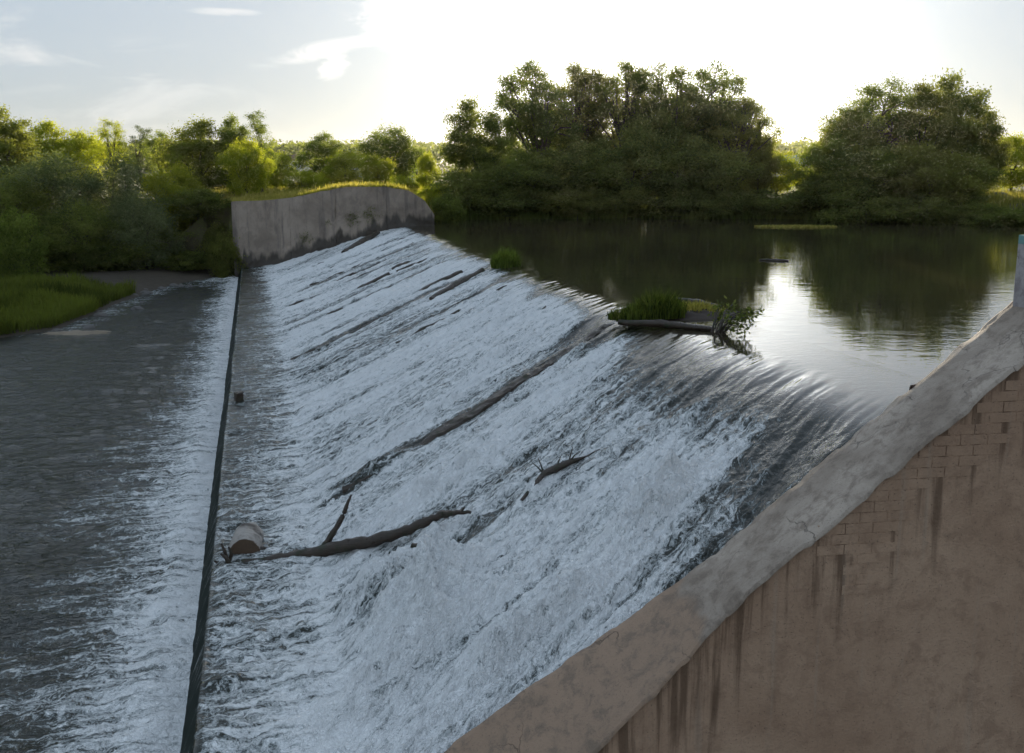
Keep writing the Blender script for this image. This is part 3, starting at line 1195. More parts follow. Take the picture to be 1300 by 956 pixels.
def make_bricks():
    V, F = box((0, 0, 0), (.316, .05, .113))
    V = V.copy()
    rng = np.random.RandomState(8)
    out = V[:, 1] < 0
    V[out] *= np.array([.99, 1, .97])
    me = mesh_np('brick', V, F)
    fattr(me, 'below', np.full(len(V), 3.))
    n = 0
    ang = math.atan2(U[1], U[0])
    for r in range(60):
        z = 3.2 - r * .121
        for c in range(40):
            u = -.5 + c * .325 + (.1625 if r % 2 else 0)
            top = float(wall_top(u))
            bel = top - z
            lim = (.8 if u > 5.3 else .3) * (.35 + 1.3 * vnoise(np.array([u * 1.3]), np.array([.5]), 5)[0])
            if bel < .10 or u < 3.9 or u > 7.7 or bel > lim or n > 220 or rng.rand() < .06:
                continue
            off = (fbm(np.array([u * .7]), np.array([z * .7]), 2, 81)[0] - .5) * .02
            p = nw(u, WID - .03 + off - .0205 + rng.rand() * .0015, z)
            o = bpy.data.objects.new('brick', me)
            COL.objects.link(o)
            if not me.materials:
                me.materials.append(PLASTER)
            o.parent = near_wall
            o.matrix_parent_inverse = near_wall.matrix_world.inverted()
            o.location = tuple(p)
            o.rotation_euler = (0, (rng.rand() - .5) * .03, ang)
            n += 1


make_bricks()

# post at the head of the coping
post = empty('post', tuple(nw(7.95, .5, 3.2)))
tag(post, 'square rough concrete post with teal painted top at the head of the wing wall', 'post')
bpy.context.view_layer.update()


def post_mesh(z0, z1, grow, name, mat, nz=14, w0=.05, w1=1.02):
    zs = np.linspace(z0, z1, nz)
    ring = []
    per = []
    for k in range(14):
        per.append((0 + 0, k / 13))
    V = []
    u0, u1 = 7.66, 8.35
    pts = [(u0, w) for w in np.linspace(w0, w1, 16)] + [(u, w1) for u in np.linspace(u0, u1, 12)[1:]] + \
          [(u1, w) for w in np.linspace(w1, w0, 16)[1:]] + [(u, w0) for u in np.linspace(u1, u0, 12)[1:-1]]
    cu, cw = (u0 + u1) / 2, (w0 + w1) / 2
    for z in zs:
        b = (z - 3.2) * .05 - grow
        for (u, w) in pts:
            s = (fbm(np.array([u * 4 + w * 3]), np.array([z * 4 + w]), 3, 88)[0] - .5) * (.05 if mat is POSTC else .015)
            du, dw = np.sign(cu - u) * (abs(cu - u) > .36), np.sign(cw - w) * (abs(cw - w) > .52)
            V.append(nw(u + du * (b + s) + 0, w + dw * (b + s), z))
    n = len(pts)
    F = []
    for i in range(nz - 1):
        for j in range(n):
            k = (j + 1) % n
            F.append((i * n + j, i * n + k, (i + 1) * n + k, (i + 1) * n + j))
    V = np.array(V)
    c = V[-n:].mean(0)
    F = [tuple(f) for f in F] + [tuple(range((nz - 1) * n, nz * n))]
    me = bpy.data.meshes.new(name)
    me.from_pydata([tuple(v) for v in V], [], F)
    import bmesh
    bm = bmesh.new(); bm.from_mesh(me)
    bmesh.ops.recalc_face_normals(bm, faces=bm.faces)
    bm.to_mesh(me); bm.free()
    o = link(name, me, mat, post)
    o.matrix_parent_inverse = post.matrix_world.inverted()


post_mesh(2.9, 4.09, 0, 'shaft', POSTC)
post_mesh(4.085, 4.19, .015, 'painted_cap', TEAL, 5)

# iron stub on the wall's water edge
b_ = nw(6.52, -.06, 2.34)
V, F = join([tube([(0, 0, -.12), (0, 0, .02)], [.05, .045], 8, 1, .2), tube([(-.02, 0, .0), (.08, 0, .03)], [.045, .03], 8, 2, .2)])
tag(link('iron_stub', mesh_np('iron_stub', V, F, True), IRON, None, tuple(b_)), 'small rusty iron stub on the water side of the wing wall coping', 'iron stub')

# ------------------------------------------------------------------ vegetation
def leaves_mesh(name, P, size, rng, tint, aspect=.5, droop=0., nrm=None):
    n = len(P)
    a = rng.normal(size=(n, 3))
    a[:, 2] = a[:, 2] * (1 - droop) - droop * 1.6
    a /= np.linalg.norm(a, axis=1)[:, None]
    b = np.cross(a, rng.normal(size=(n, 3)))
    b /= np.linalg.norm(b, axis=1)[:, None] + 1e-9
    s = size * (.65 + .7 * rng.rand(n))[:, None]
    V = np.stack([P - a * s, P + b * s * aspect, P + a * s, P - b * s * aspect], 1).reshape(-1, 3)
    F = np.arange(n * 4).reshape(-1, 4)
    me = mesh_np(name, V, F)
    fattr(me, 'tint', np.repeat(tint, 4))
    return me


def crown(seed, h, w, z0, clumps, leaves, size, rc=(.16, .28), droop=0., shape=1.0, aspect=.5, inner=.35):
    rng = np.random.RandomState(seed)
    C = []
    zc, rz, rx = (z0 + 1) / 2 * h, (1 - z0) / 2 * h, w / 2
    while len(C) < clumps:
        u = rng.normal(size=3)
        u /= np.linalg.norm(u)
        r = rng.rand() ** .45
        if rng.rand() > inner and r < .55:
            continue
        lump = .72 + .42 * fbm(np.array([math.atan2(u[1], u[0]) * 1.6 + seed]), np.array([u[2] * 2.4]), 2, seed)[0] * 1.3
        tap = 1. if u[2] < 0 else (1 - (1 - shape) * u[2])
        p = np.array([u[0] * rx * r * lump * tap, u[1] * rx * r * lump * tap, zc + u[2] * rz * r * min(1.0, lump * 1.06)])
        C.append(p)
    C = np.array(C)
    k = rng.randint(0, clumps, leaves)
    rcl = (rc[0] + (rc[1] - rc[0]) * rng.rand(clumps)) * w
    u = rng.normal(size=(leaves, 3))
    u /= np.linalg.norm(u, axis=1)[:, None]
    rad = rng.rand(leaves) ** .55
    P = C[k] + u * (rad * rcl[k])[:, None] * np.array([1, 1, .72])
    if droop:
        P[:, 2] -= droop * rng.rand(leaves) * rcl[k] * .9
    # loose sprays that roughen the outline
    m_ = rng.rand(leaves) < .12
    P[m_] = C[k][m_] + u[m_] * (rcl[k][m_] * (.9 + .45 * rng.rand(int(m_.sum()))))[:, None]
    P[:, 2] = np.maximum(P[:, 2], .02 * h)
    tint = np.clip(rng.rand(clumps)[k] * .6 + rng.rand(leaves) * .4, 0, 1)
    return leaves_mesh('crown', P, size, rng, tint, aspect, droop * .5), C


def trunk(seed, h, w, C, r0, lean=.0, nlimb=9, multi=1):
    rng = np.random.RandomState(seed + 50)
    parts = []
    for m_ in range(multi):
        a = rng.rand() * 6.28
        b0 = np.array([math.cos(a), math.sin(a), 0]) * (.05 * w * (multi > 1))
        topz = h * (.62 + .12 * rng.rand())
        tp = np.array([math.cos(a) * w * (.05 + .14 * (multi > 1)), math.sin(a) * w * (.05 + .14 * (multi > 1)), topz])
        pts = [b0 + (tp - b0) * t + (rng.rand(3) - .5) * .05 * w * (0 < t) for t in np.linspace(0, 1, 7)]
        pts[0][2] = -.5
        rad = np.interp(np.linspace(0, 1, 7), [0, .1, 1], [r0 * 1.35, r0, r0 * .25]) / math.sqrt(multi)
        parts.append(tube(pts, rad, 7, seed, .15, cap=False))
        sel = rng.permutation(len(C))[:nlimb]
        for j in sel:
            t = .25 + .65 * rng.rand()
            s = np.array(pts[int(t * 6)])
            e = C[j]
            if e[2] < s[2] - .5:
                continue
            mid = (s + e) / 2 + np.array([0, 0, .08 * h * (rng.rand() - .2)])
            parts.append(tube([s, mid, e], [r0 * .38 / math.sqrt(multi), r0 * .22, r0 * .07], 5, int(j), .1, cap=False))
    return mesh_np('trunk', *join(parts), smooth=True)


PROTO = {}


def proto(key, seed, h, w, z0, clumps, leaves, size, r0, multi=1, nlimb=9, **kw):
    cm, C = crown(seed, h, w, z0, clumps, leaves, size, **kw)
    tm = trunk(seed, h, w, C, r0, nlimb=nlimb, multi=multi)
    PROTO.setdefault(key, []).append((cm, tm, h, w))


for sd in (1, 2, 3):
    proto('broad', sd, 14, 9, .22, 104, 32000, .12, .46, 3, 22, rc=(.085, .16), inner=.35, shape=.9)
for sd in (11, 12):
    proto('oval', sd, 11, 7.5, .06, 95, 28000, .125, .22, 1, 12, rc=(.10, .19), shape=.8)
for sd in (21, 22):
    proto('round', sd, 7, 6.5, .08, 85, 24000, .105, .18, 1, 9, rc=(.11, .2))
for sd in (31, 32):
    proto('sparse', sd, 11, 4.6, .16, 75, 13000, .08, .12, 2, 18, rc=(.09, .18), aspect=.35, shape=.85)
for sd in (41, 42, 43):
    proto('bush', sd, 4, 5, -.1, 70, 18000, .085, .07, 3, 8, rc=(.11, .2))
for sd in (51, 52):
    proto('willow', sd, 7, 7, -.02, 90, 26000, .125, .18, 3, 10, rc=(.11, .2), droop=.7, aspect=.25)

rng_t = random.Random(4)


def tree(name, key, cx, top, width, Y, mat, label, group, zb=None, var=None):
    variants = PROTO[key]
    cm, tm, h0, w0 = variants[(var if var is not None else rng_t.randrange(99)) % len(variants)]
    pt = at_y(cx, top, Y)
    gz = ground_z(pt[0], Y) if zb is None else zb
    H = max(.8, pt[2] - gz)
    wid = width / 1264 * math.hypot(Y, 0) / _c * 1.06
    root = empty(name, (pt[0], Y, gz - .05))
    root.rotation_euler = (0, 0, rng_t.uniform(0, 6.28))
    root.scale = (wid / w0, wid / w0 * rng_t.uniform(.9, 1.15), H / h0 * 1.03)
    t = link('trunk' if key != 'bush' else 'stem', tm, BARK, root)
    c = link('crown' if key != 'bush' else 'foliage', cm, mat, root)
    c.material_slots[0].link = 'OBJECT'
    c.material_slots[0].material = mat
    tag(root, label, 'tree' if key != 'bush' else 'bush', group)
    return root


G_, Dk, Wi, Ye = LEAF_GREEN, LEAF_DARK, LEAF_WILLOW, LEAF_YELLOW
LB, MD, BC, RC = 'trees on the left bank', 'trees in the meadow behind the far wall', 'big clump of trees across the pool', 'trees on the right of the pool'
TREES = [
    # left bank, back row
    ('broadleaf_tree', 'oval', 2, 141, 74, 90, Dk, 'dark leafy tree cut by the left edge of the photo', LB),
    ('broadleaf_tree', 'oval', 60, 157, 66, 102, Ye, 'sunlit yellow-green tree second from the left edge', LB),
    ('broadleaf_tree', 'round', 102, 168, 58, 106, Ye, 'yellow-green tree just left of the leftmost thin feathery tree', LB),
    ('feathery_tree', 'sparse', 138, 147, 44, 100, Ye, 'leftmost tall thin feathery tree against the sky', LB),
    ('feathery_tree', 'sparse', 178, 159, 42, 103, Wi, 'second tall thin feathery tree from the left', LB),
    ('feathery_tree', 'sparse', 207, 163, 44, 99, G_, 'brownish open tree between the second feathery tree and the broad green tree', LB),
    ('broadleaf_tree', 'oval', 250, 156, 82, 93, G_, 'broad dense green tree tallest of the mass left of the far wall', LB),
    ('broadleaf_tree', 'oval', 293, 151, 50, 96, G_, 'green tree just left of the tall thin tree above the far wall', LB),
    ('feathery_tree', 'sparse', 326, 140, 46, 97, G_, 'tall thin open tree above the left end of the far wall', LB),
    ('broadleaf_tree', 'round', 310, 180, 56, 90, Ye, 'sunlit yellow-green tree overhanging the left end of the far wall', LB),
    # left bank, front
    ('willow_tree', 'willow', 58, 193, 126, 82, Wi, 'broad grey-green willow at the left with rounded dark crown', LB),
    ('willow_tree', 'willow', 12, 222, 92, 78, Dk, 'dark willow low at the left edge under the broad grey one', LB),
    ('willow_tree', 'willow', 142, 198, 100, 84, Wi, 'pale grey willow below the leftmost feathery tree', LB),
    ('willow_tree', 'willow', 172, 246, 84, 80, Wi, 'smaller grey willow low in the middle of the left bank', LB),
    ('willow_tree', 'willow', 98, 256, 92, 77, Dk, 'shaded willow between the two broad grey willows', LB),
    ('shrub', 'bush', 14, 268, 66, 70, G_, 'dark green leafy shrub at the left edge above the grass bank', LB),
    ('broadleaf_tree', 'round', 212, 212, 74, 87, Ye, 'green bushy tree in front of the brownish open tree', LB),
    ('broadleaf_tree', 'round', 250, 240, 76, 85, Dk, 'dark bushy tree in front of the broad dense green tree', LB),
    ('shrub', 'bush', 62, 305, 100, 76, Dk, 'dark shrub at the back of the grass bank', LB),
    ('shrub', 'bush', 140, 300, 96, 79, Dk, 'dark shrub behind the right end of the grass bank', LB),
    ('shrub', 'bush', 205, 292, 80, 83, Dk, 'dark shrub overhanging the shore in the middle of the left bank', LB),
    ('shrub', 'bush', 262, 268, 50, 87, Dk, 'shaded shrub on the bank just left of the far wall end', LB),
    ('shrub', 'bush', 276, 282, 44, 84, Dk, 'dark shrub against the left end of the far wall', LB),
    ('shrub', 'bush', 236, 318, 70, 81.5, Dk, 'low dark shrub on the shore left of the far wall', LB),
    ('shrub', 'bush', 286, 292, 40, 80.6, Dk, 'dark shrub hugging the foot of the far wall end', LB),
    # meadow
    ('broadleaf_tree', 'round', 348, 190, 48, 112, Ye, 'low yellow-green tree at the left edge of the meadow', MD),
    ('broadleaf_tree', 'oval', 408, 172, 60, 120, G_, 'green two-humped tree in the middle of the meadow', MD),
    ('broadleaf_tree', 'round', 440, 192, 56, 116, Ye, 'yellow-green tree touching the right of the two-humped meadow tree', MD),
    ('broadleaf_tree', 'round', 493, 164, 68, 126, G_, 'round dark green umbrella-shaped tree in the meadow', MD),
    ('young_tree', 'round', 479, 197, 36, 110, Ye, 'small bright yellow-green tree before the umbrella-shaped tree', MD),
    ('young_tree', 'round', 541, 194, 26, 108, Ye, 'small bright yellow tree between umbrella-shaped tree and the big dark clump', MD),
    ('shrub', 'bush', 388, 217, 48, 104, Ye, 'sunlit shrub in the grass left of the two-humped tree', MD),
    ('shrub', 'bush', 512, 222, 34, 98, Ye, 'sunlit low shrub behind the top of the far wall', MD),
    ('shrub', 'bush', 552, 233, 38, 93, Ye, 'sunlit low shrub at the right end of the far wall', MD),
    ('shrub', 'bush', 566, 247, 44, 90, G_, 'green shrub hanging to the water at the right end of the far wall', MD),
    # big clump across the pool
    ('broadleaf_tree', 'oval', 604, 131, 90, 99, Dk, 'dark rounded tree at the left end of the big clump', BC),
    ('willow_tree', 'willow', 642, 178, 84, 97, G_, 'green drooping willow in front of the left end of the big clump', BC),
    ('tall_tree', 'broad', 682, 84, 104, 104, G_, 'leftmost of the five tall domed trees in the big clump', BC),
    ('tall_tree', 'broad', 740, 84, 92, 107, Dk, 'second from left of the five tall domed trees', BC),
    ('tall_tree', 'broad', 793, 81, 92, 106, G_, 'middle one of the five tall domed trees, tallest of them', BC),
    ('tall_tree', 'broad', 848, 86, 98, 104, Dk, 'fourth from left of the five tall domed trees', BC),
    ('tall_tree', 'broad', 900, 85, 98, 106, G_, 'rightmost of the five tall domed trees', BC),
    ('broadleaf_tree', 'broad', 934, 126, 76, 103, G_, 'lower tree stepping down at the right end of the big clump', BC),
    ('broadleaf_tree', 'round', 965, 160, 42, 104, Dk, 'small dark tree closing the big clump on the right', BC),
    ('shrub', 'bush', 586, 218, 82, 95, Dk, 'dark shrub at the waterline under the left end of the big clump', BC),
    ('broadleaf_tree', 'round', 662, 200, 104, 97, Dk, 'dark bushy tree under the leftmost tall domed tree', BC),
    ('broadleaf_tree', 'round', 730, 182, 112, 99, Dk, 'dark bushy tree under the second tall domed tree', BC),
    ('broadleaf_tree', 'round', 800, 178, 112, 99, Dk, 'dark bushy tree under the middle tall domed tree', BC),
    ('broadleaf_tree', 'round', 828, 142, 96, 101.5, Dk, 'dense tree added to block the sun between the middle and fourth tall domed trees', BC),  # added tree, keeps the sun from glinting in the pool
    ('broadleaf_tree', 'round', 868, 176, 112, 99, Dk, 'dark bushy tree under the fourth tall domed tree', BC),
    ('broadleaf_tree', 'round', 916, 190, 84, 98, Dk, 'dark bushy tree under the rightmost tall domed tree', BC),
    ('shrub', 'bush', 640, 236, 90, 95.5, Dk, 'shrub at the waterline below the green drooping willow', BC),
    ('shrub', 'bush', 712, 236, 92, 96.5, Dk, 'shrub at the waterline below the second tall domed tree', BC),
    ('shrub', 'bush', 782, 234, 92, 97, Dk, 'shrub at the waterline below the middle tall domed tree', BC),
    ('shrub', 'bush', 850, 234, 92, 97, Dk, 'shrub at the waterline below the fourth tall domed tree', BC),
    ('shrub', 'bush', 905, 240, 70, 96.5, Dk, 'shrub at the waterline below the rightmost tall domed tree', BC),
    # between
    ('broadleaf_tree', 'round', 944, 202, 58, 110, Ye, 'sunlit tree behind the right end of the big clump', RC),
    ('broadleaf_tree', 'round', 989, 193, 52, 106, Ye, 'round sunlit yellow-green tree in the gap between the two clumps', RC),
    ('young_tree', 'round', 962, 212, 36, 107, Ye, 'small sunlit tree left of the round yellow-green one', RC),
    ('shrub', 'bush', 945, 240, 78, 97, Dk, 'dark waterline shrub left of the gap between the clumps', RC),
    ('shrub', 'bush', 1000, 240, 90, 96, Dk, 'dark waterline shrub in the gap between the clumps', RC),
    ('shrub', 'bush', 1022, 214, 40, 112, G_, 'pale shrub below the blue roof', RC),
    # right clump
    ('broadleaf_tree', 'round', 1050, 178, 72, 96, G_, 'rounded tree at the left foot of the right clump', RC),
    ('broadleaf_tree', 'oval', 1082, 140, 78, 98, G_, 'second tree from left in the right clump', RC),
    ('tall_tree', 'broad', 1122, 107, 108, 98, G_, 'broad domed tree left of the highest point of the right clump', RC),
    ('tall_tree', 'oval', 1178, 112, 84, 96, Dk, 'dark tree in the middle of the right clump', RC),
    ('tall_tree', 'oval', 1216, 100, 102, 97, Dk, 'dark spiky-topped tree, highest of the right clump', RC),
    ('broadleaf_tree', 'oval', 1250, 146, 60, 97, Dk, 'dark tree on the right shoulder of the right clump', RC),
    ('broadleaf_tree', 'round', 1288, 172, 62, 106, Ye, 'sunlit yellow-green tree at the right edge of the photo', RC),
    ('broadleaf_tree', 'round', 1068, 218, 90, 93, Dk, 'dark bushy tree hanging over the water at left of right clump', RC),
    ('broadleaf_tree', 'round', 1124, 190, 104, 92, Dk, 'dark bushy tree in the lower middle of the right clump', RC),
    ('broadleaf_tree', 'round', 1182, 186, 106, 90, Dk, 'large dark bushy tree under the middle of the right clump', RC),
    ('broadleaf_tree', 'round', 1226, 200, 70, 90, Dk, 'dark bushy tree at the lower right of the right clump', RC),
    ('shrub', 'bush', 1100, 246, 100, 90, Dk, 'waterline shrub under the left half of the right clump', RC),
    ('shrub', 'bush', 1170, 246, 100, 88, Dk, 'waterline shrub under the right half of the right clump', RC),
    ('shrub', 'bush', 1230, 256, 60, 87, Dk, 'waterline shrub left of the lit grass on the right bank', RC),
    ('shrub', 'bush', 1280, 264, 90, 85, Dk, 'low dark shrub on the shore below the lit grass at right', RC),
]
for T in TREES:
    tree(*T)


# ---- grass (uncountable)
def blades(P, h, w, rng, lean=.5):
    n = len(P)
    a = rng.rand(n) * 6.28
    hh = h * (.55 + .7 * rng.rand(n))
    dirs = np.stack([np.cos(a), np.sin(a), np.zeros(n)], -1)
    side = np.stack([-np.sin(a), np.cos(a), np.zeros(n)], -1) * (w * (.6 + .8 * rng.rand(n)))[:, None]
    ln = (lean * hh * rng.rand(n))[:, None]
    up = np.array([0, 0, 1.])
    mid = P + dirs * ln * .35 + up * (hh * .6)[:, None]
    tip = P + dirs * ln + up * hh[:, None]
    V = np.stack([P - side, P + side, mid + side * .7, mid - side * .7, tip + side * .1, tip - side * .1], 1).reshape(-1, 3)
    i = np.arange(n)[:, None] * 6
    F = np.concatenate([i + [0, 1, 2, 3], i + [3, 2, 4, 5]], 0)
    return V, F


def grass_field(name, fx, n, h, w, mat, label, seed, lean=.5, zmin=-9.):
    rng = np.random.RandomState(seed)
    P = fx(rng, n)
    z = terrain_h(P[:, 0], P[:, 1])
    P = np.stack([P[:, 0], P[:, 1], z - .03], -1)[z > zmin]
    V, F = blades(P, h * (.4 + 1.1 * fbm(P[:, 0] * .5, P[:, 1] * .5, 3, seed)), w, rng, lean)
    me = mesh_np(name, V, F)
    fattr(me, 'tint', np.repeat(np.clip(fbm(P[:, 0] * .3, P[:, 1] * .3, 3, seed + 1) * 1.2 - .2 + rng.rand(len(P)) * .3, 0, 1), 6))
    return tag(link(name, me, mat), label, 'grass', None, 'stuff')


def reg_box(x0, x1, y0, y1):
    def f(rng, n):
        return np.stack([x0 + (x1 - x0) * rng.rand(n), y0 + (y1 - y0) * rng.rand(n)], -1)
    return f


def reg_bank(rng, n):
    y = 47 + 22 * rng.rand(n) ** 1.1
    e = .3 + 13 * rng.rand(n) ** 1.1
    return np.stack([np.interp(y, SY, SX) - e, y], -1)


def reg_wall(rng, n):
    l = -3 + 18 * rng.rand(n)
    dd = FAR_D + .8 + 11 * rng.rand(n) ** 1.6
    p = D[None] * dd[:, None] + N[None] * (l + CREST)[:, None]
    return p[:, :2]


def reg_shore(rng, n):
    x = -6 + 72 * rng.rand(n)
    y = np.interp(x, BX, BY) + -.2 + 3.0 * rng.rand(n) ** 1.3
    return np.stack([x, y], -1)


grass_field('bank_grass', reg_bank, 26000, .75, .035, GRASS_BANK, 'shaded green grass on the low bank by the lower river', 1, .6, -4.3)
grass_field('meadow_grass', reg_box(-34, 2, 84.5, 135), 34000, .55, .045, GRASS_DRY, 'sunlit dry meadow grass behind the far abutment wall', 2, .5, .5)
grass_field('wall_top_grass', reg_wall, 9000, .3, .035, GRASS_DRY, 'sunlit grass fringing the top of the far abutment wall', 3, .5, .5)
grass_field('shore_reeds', reg_shore, 15000, .9, .04, GRASS, 'dark reeds along the far shore of the pool', 4, .35)
grass_field('right_bank_grass', reg_box(36, 62, 86, 104), 12000, .8, .05, GRASS_DRY, 'sunlit pale grass on the bank at the right edge', 5, .5, .6)


# ---- grass tussocks on the crest
def tussock(name, c, rx, ry, h, n, label, seed, mat=GRASS, group=None):
    rng = np.random.RandomState(seed)
    a, r = rng.rand(n) * 6.28, rng.rand(n) ** .6
    P = np.stack([np.cos(a) * r * rx, np.sin(a) * r * ry, -.15 + 0 * r], -1)
    V, F = blades(P, h * (1.1 - .55 * r) * (.45 + 1.1 * fbm(P[:, 0] * 2.2 + seed, P[:, 1] * 2.2, 3, seed)), .022, rng, .75)
    me = mesh_np(name, V, F)
    fattr(me, 'tint', np.repeat(np.clip(.2 + .8 * rng.rand(n), 0, 1), 6))
    return tag(link(name, me, mat, None, tuple(c)), label, 'grass', group)


tussock('grass_tussock', at_z(642, 336, 0.02), .75, .7, .95, 1500, 'lone green grass tussock on the far half of the crest', 1)
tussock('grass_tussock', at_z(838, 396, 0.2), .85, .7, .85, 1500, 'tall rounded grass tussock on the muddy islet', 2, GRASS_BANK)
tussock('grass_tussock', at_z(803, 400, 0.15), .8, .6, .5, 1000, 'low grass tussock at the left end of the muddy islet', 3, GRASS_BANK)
tussock('grass_tussock', at_z(884, 394, 0.1), 1.05, .8, .42, 1500, 'thin low grass tussock in the middle of the muddy islet', 4, GRASS_DRY)


def islet():
    c = np.array(W(31.0, -1.75, 0))
    n, m_ = 40, 14
    V = []
    for i in range(m_):
        r = i / (m_ - 1)
        for j in range(n):
            a = j / n * 6.2832
            k = .75 + .5 * fbm(np.array([math.cos(a) * 1.6 + 5]), np.array([math.sin(a) * 1.6 + 5]), 3, 4)[0]
            dd, l = math.cos(a) * 1.45 * r * k, math.sin(a) * 2.35 * r * k
            z = .15 * (1 - r ** 3) - .24 * r ** 6 + (fbm(np.array([dd * 3.4]), np.array([l * 3.4]), 4, 6, .65)[0] - .5) * .42 * (1 - .5 * r)
            V.append(D * (dd - .35 * l * 0) + N * l + np.array([0, 0, z]))
    F = []
    for i in range(m_ - 1):
        for j in range(n):
            k = (j + 1) % n
            F.append((i * n + j, i * n + k, (i + 1) * n + k, (i + 1) * n + j))
    me = mesh_np('islet', np.array(V), F, True)
    if me.polygons[5 * n].normal.z < 0:
        me.flip_normals()
    tag(link('islet', me, MUD, None, tuple(c)), 'muddy brown islet caught on the crest of the weir', 'islet')


islet()
p0, p1 = at_z(786, 409, .02), at_z(905, 418, .05)
drift('drift_log', [p0, p0 * .5 + p1 * .5 + [0, 0, .05], p1], [.09, .12, .08], 'brown log along the front of the muddy islet', seed=21)
p0, p1 = at_z(858, 379, .06), at_z(916, 390, .06)
drift('drift_log', [p0, p0 * .5 + p1 * .5 + [0, 0, .03], p1], [.06, .09, .06], 'thinner log at the back of the muddy islet', mat=WET, seed=22)
p0, p1 = at_z(964, 330, .02), at_z(1001, 331, .03)
drift('drift_log', [p0, p0 * .5 + p1 * .5, p1], [.05, .09, .06], 'dark thin log floating in the pool under the right clump reflection', seed=23)

# leafy snag at the right end of the islet
b_ = at_z(905, 420, .05)
sn = empty('brushwood', tuple(b_))
tag(sn, 'leafy brushwood leaning out over the water at the right end of the islet', 'brushwood')
rng = np.random.RandomState(12)
LP = []
for i in range(16):
    a = rng.uniform(-.9, 1.3)
    e = np.array([math.cos(a) * rng.uniform(.5, 1.5), math.sin(a) * 1.2, rng.uniform(.1, .75)])
    pts = [np.array([rng.uniform(-.2, .2), rng.uniform(-.2, .2), -.3]), e * .5 + [0, 0, .15], e]
    link('twig', mesh_np('twig', *tube(pts, [.03, .02, .008], 5, i, .2)), WET, sn)
    for k in range(26):
        t = rng.uniform(.3, 1.05)
        LP.append(pts[1] * (1 - t) + pts[2] * t + rng.normal(size=3) * .09)
LP = np.array(LP)
LP[:, 2] = np.maximum(LP[:, 2], 0)
link('foliage', leaves_mesh('foliage', LP, .07, rng, rng.rand(len(LP))), LEAF_DARK, sn)

# moss and weeds on the far wall
for i, (x, y, s, lab) in enumerate(((387, 304, .55, 'dark moss cushion low on the far abutment wall'), (470, 273, .7, 'dark weed tuft at the waterline of the far wall near the crest'),
                                    (448, 279, .55, 'smaller weed tuft left of the one near the crest'), (418, 284, .28, 'tiny plant growing from a crack in the far wall'))):
    r_ = ray(x, y)
    o_ = np.array([0, 0, CAM_H])
    pt = o_ + r_ * ((FAR_D - .08 - o_ @ D) / (r_ @ D))
    rng = np.random.RandomState(60 + i)
    n = int(900 * s + 150)
    Q = rng.normal(size=(n, 3)) * np.array([.55, .14, .5]) * s
    ang = math.atan2(N[1], N[0])
    me = leaves_mesh('moss_tuft', Q, .05, rng, rng.rand(n) * .6)
    tag(link('moss_tuft', me, LEAF_DARK, None, tuple(pt), (0, 0, ang)), lab, 'moss', None, 'stuff')

# ------------------------------------------------------------------ left shore: sunlit bar and stones
for i, (x, y, rx, ry, lab) in enumerate(((104, 423, 2.0, .5, 'pale bar standing for a sunlit spot touching the end of the grass bank'),)):
    c = at_z(x, y, LOW_Z)  # low mound whose pale colour stands in for a sunlit spot
    n, m_ = 36, 9
    V = []
    for a_ in range(m_):
        r = a_ / (m_ - 1)
        for j in range(n):
            an = j / n * 6.2832
            k = .1 + 1.8 * fbm(np.array([math.cos(an) * 3.3 + i * 7]), np.array([math.sin(an) * 3.3]), 4, 14, .65)[0]
            xx, yy = math.cos(an) * rx * r * k, math.sin(an) * ry * r * k * 2
            V.append((xx, yy, .10 * (1 - r ** 2) - .12 * r ** 4 + (fbm(np.array([xx * 3.]), np.array([yy * 3.]), 3, 15)[0] - .5) * .08))
    F = [(a_ * n + j, a_ * n + (j + 1) % n, (a_ + 1) * n + (j + 1) % n, (a_ + 1) * n + j) for a_ in range(m_ - 1) for j in range(n)]
    me = mesh_np('sunlit_bar', np.array(V), np.array(F), True)
    if me.polygons[4 * n].normal.z < 0:
        me.flip_normals()
    tag(link('sunlit_bar', me, SUN_SPOT, None, tuple(c)), lab, 'gravel bar')


def rock_mesh(seed):
    rng = np.random.RandomState(seed)
    n, m_ = 12, 8
    V = []
    for i in range(m_):
        th = math.pi * i / (m_ - 1)
        for j in range(n):
            ph = 2 * math.pi * j / n
            u = np.array([math.sin(th) * math.cos(ph), math.sin(th) * math.sin(ph), math.cos(th)])
            k = .7 + .6 * fbm(np.array([u[0] * 1.4 + u[2] + seed]), np.array([u[1] * 1.4 - u[2]]), 3, seed)[0]
            V.append(u * k * np.array([1, .8, .6]))
    F = [(i * n + j, i * n + (j + 1) % n, (i + 1) * n + (j + 1) % n, (i + 1) * n + j) for i in range(m_ - 1) for j in range(n)]
    return mesh_np('stone', np.array(V), np.array(F), False)


rocks = [rock_mesh(s) for s in (1, 2, 3)]
rr = random.Random(6)
for i in range(18):
    Y = rr.uniform(52, 80)
    x = float(np.interp(Y, SY, SX)) + rr.uniform(-.6, 2.0)
    s = rr.uniform(.18, .5)
    o = link('shore_stone', rocks[i % 3], STONE, None, (x, Y, LOW_Z - .1), (rr.uniform(-.3, .3), rr.uniform(-.3, .3), rr.uniform(0, 6)), (s, s, s))
    tag(o, 'grey stone at the broken waterline below the left grass bank', 'stone', 'stones along the left shore')
for i, (x, y, s, lab) in enumerate(((1262, 249, .5, 'pale grey boulder in the lit grass at right'), (1273, 247, .62, 'larger pale grey boulder right of the first in lit grass'))):
    p = at_y(x, y, 95)
    tag(link('boulder', rocks[i], STONE, None, (p[0], 95, ground_z(p[0], 95) + .5), (0, 0, i), (s, s, s)), lab, 'boulder')

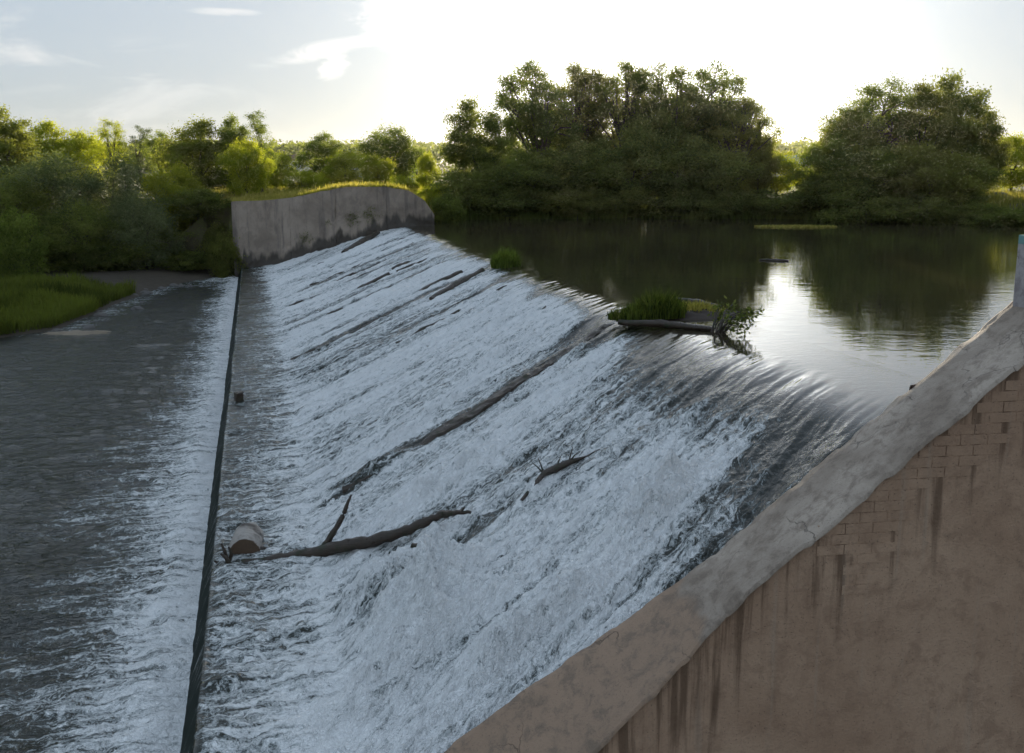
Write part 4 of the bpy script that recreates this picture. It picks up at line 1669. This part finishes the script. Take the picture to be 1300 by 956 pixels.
# floating weed by the far shore
rng = np.random.RandomState(77)
P = []
for (x, y, rx, ry) in ((1010, 288, 3.4, 1.5),):
    c = at_z(x, y, 0)
    n_ = 1300 if ry > 1 else 260
    a, r = rng.rand(n_) * 6.28, rng.rand(n_) ** .5
    P.append(np.stack([c[0] + np.cos(a) * r * rx, c[1] + np.sin(a) * r * ry, .02 + .05 * rng.rand(n_)], -1))
P = np.concatenate(P)
me = leaves_mesh('floating_weed', P, .09, rng, rng.rand(len(P)), .7)
tag(link('floating_weed', me, GRASS_DRY), 'pale floating weed on the pool near the far shore', 'weed', None, 'stuff')


# ------------------------------------------------------------------ far houses and woods
def house(name, c, w, d, h, rh, roof, label, rz=0.):
    r = empty(name, tuple(c))
    r.rotation_euler = (0, 0, rz)
    link('wall', mesh_np('wall', *box((0, 0, h / 2), (w, d, h))), WALLW, r)
    V = np.array([(-w / 2 - .4, -d / 2 - .4, h - .05), (w / 2 + .4, -d / 2 - .4, h - .05), (w / 2 + .4, d / 2 + .4, h - .05), (-w / 2 - .4, d / 2 + .4, h - .05), (-w / 2 - .4, 0, h + rh), (w / 2 + .4, 0, h + rh)])
    me = bpy.data.meshes.new('roof')
    me.from_pydata([tuple(v) for v in V], [], [(0, 1, 5, 4), (2, 3, 4, 5), (0, 4, 3), (1, 2, 5), (0, 3, 2, 1)])
    link('roof', me, roof, r)
    for k in (-.25, .25):
        f = link('window', mesh_np('window', *box((k * w, -d / 2 - .03, h * .55), (1.1, .1, 1.3))), WALLW, r)
        link('pane', mesh_np('pane', *box((k * w, -d / 2 - .08, h * .55), (.9, .06, 1.1))), GLASS, f)
    tag(r, label, 'house')


def hz(x, y, Y, w, d, h, rh, roof, label, rz=0.):
    p = at_y(x, y, Y)
    g = ground_z(p[0], Y)
    house('house', (p[0], Y, g), w, d, max(2.6, p[2] - g - rh), rh, roof, label, rz)


hz(1016, 197, 190, 6, 8, 4, 1.7, BLUEROOF, 'small house with blue roof in the gap between the two clumps', .1)
hz(1037, 201, 200, 5, 6, 4, 1.5, BLUEROOF, 'second blue-roofed house at the edge of the right clump', .1)
hz(527, 210, 170, 3.6, 5, 4, 1.4, BROWNROOF, 'white house half hidden by the small bright yellow tree', .5)
hz(449, 203, 260, 8, 6, 4, 2, BROWNROOF, 'far white house between the two-humped and the umbrella-shaped tree', .3)
hz(376, 196, 330, 8, 6, 4, 2, BROWNROOF, 'far house low on the skyline left of the two-humped tree', .2)


def woods():
    rng = np.random.RandomState(90)
    n = 26000
    az = rng.uniform(-.62, .62, n)
    r = rng.choice([420., 520., 640.], n) + rng.uniform(-25, 25, n)
    x, y = np.sin(az) * r, np.cos(az) * r
    top = (9 + 6 * fbm(az * 60, r * .02, 4, 91)) * (r / 480)
    z = terrain_h(x, y) + top * rng.rand(n) ** .5
    me = leaves_mesh('distant_woods', np.stack([x, y, z], -1), 1.1, rng, rng.rand(n), .8)
    tag(link('distant_woods', me, LEAF_DARK), 'dark woods along the far skyline', 'woods', None, 'stuff')


woods()


# ------------------------------------------------------------------ haze
def haze():
    V, F = box((0, 800, 22), (12500, 12500, 62))
    m = Mat('haze_air')
    v = m.n.new('ShaderNodeVolumePrincipled')
    v.inputs['Density'].default_value = .00004
    v.inputs['Anisotropy'].default_value = .78
    v.inputs['Color'].default_value = (1, .96, .9, 1)
    m.l.new(v.outputs[0], m.out.inputs['Volume'])
    tag(link('haze', mesh_np('haze', V, F), m.m), 'thin evening haze in the air', 'haze', None, 'stuff')


haze()
SC.cycles.volume_bounces = 0
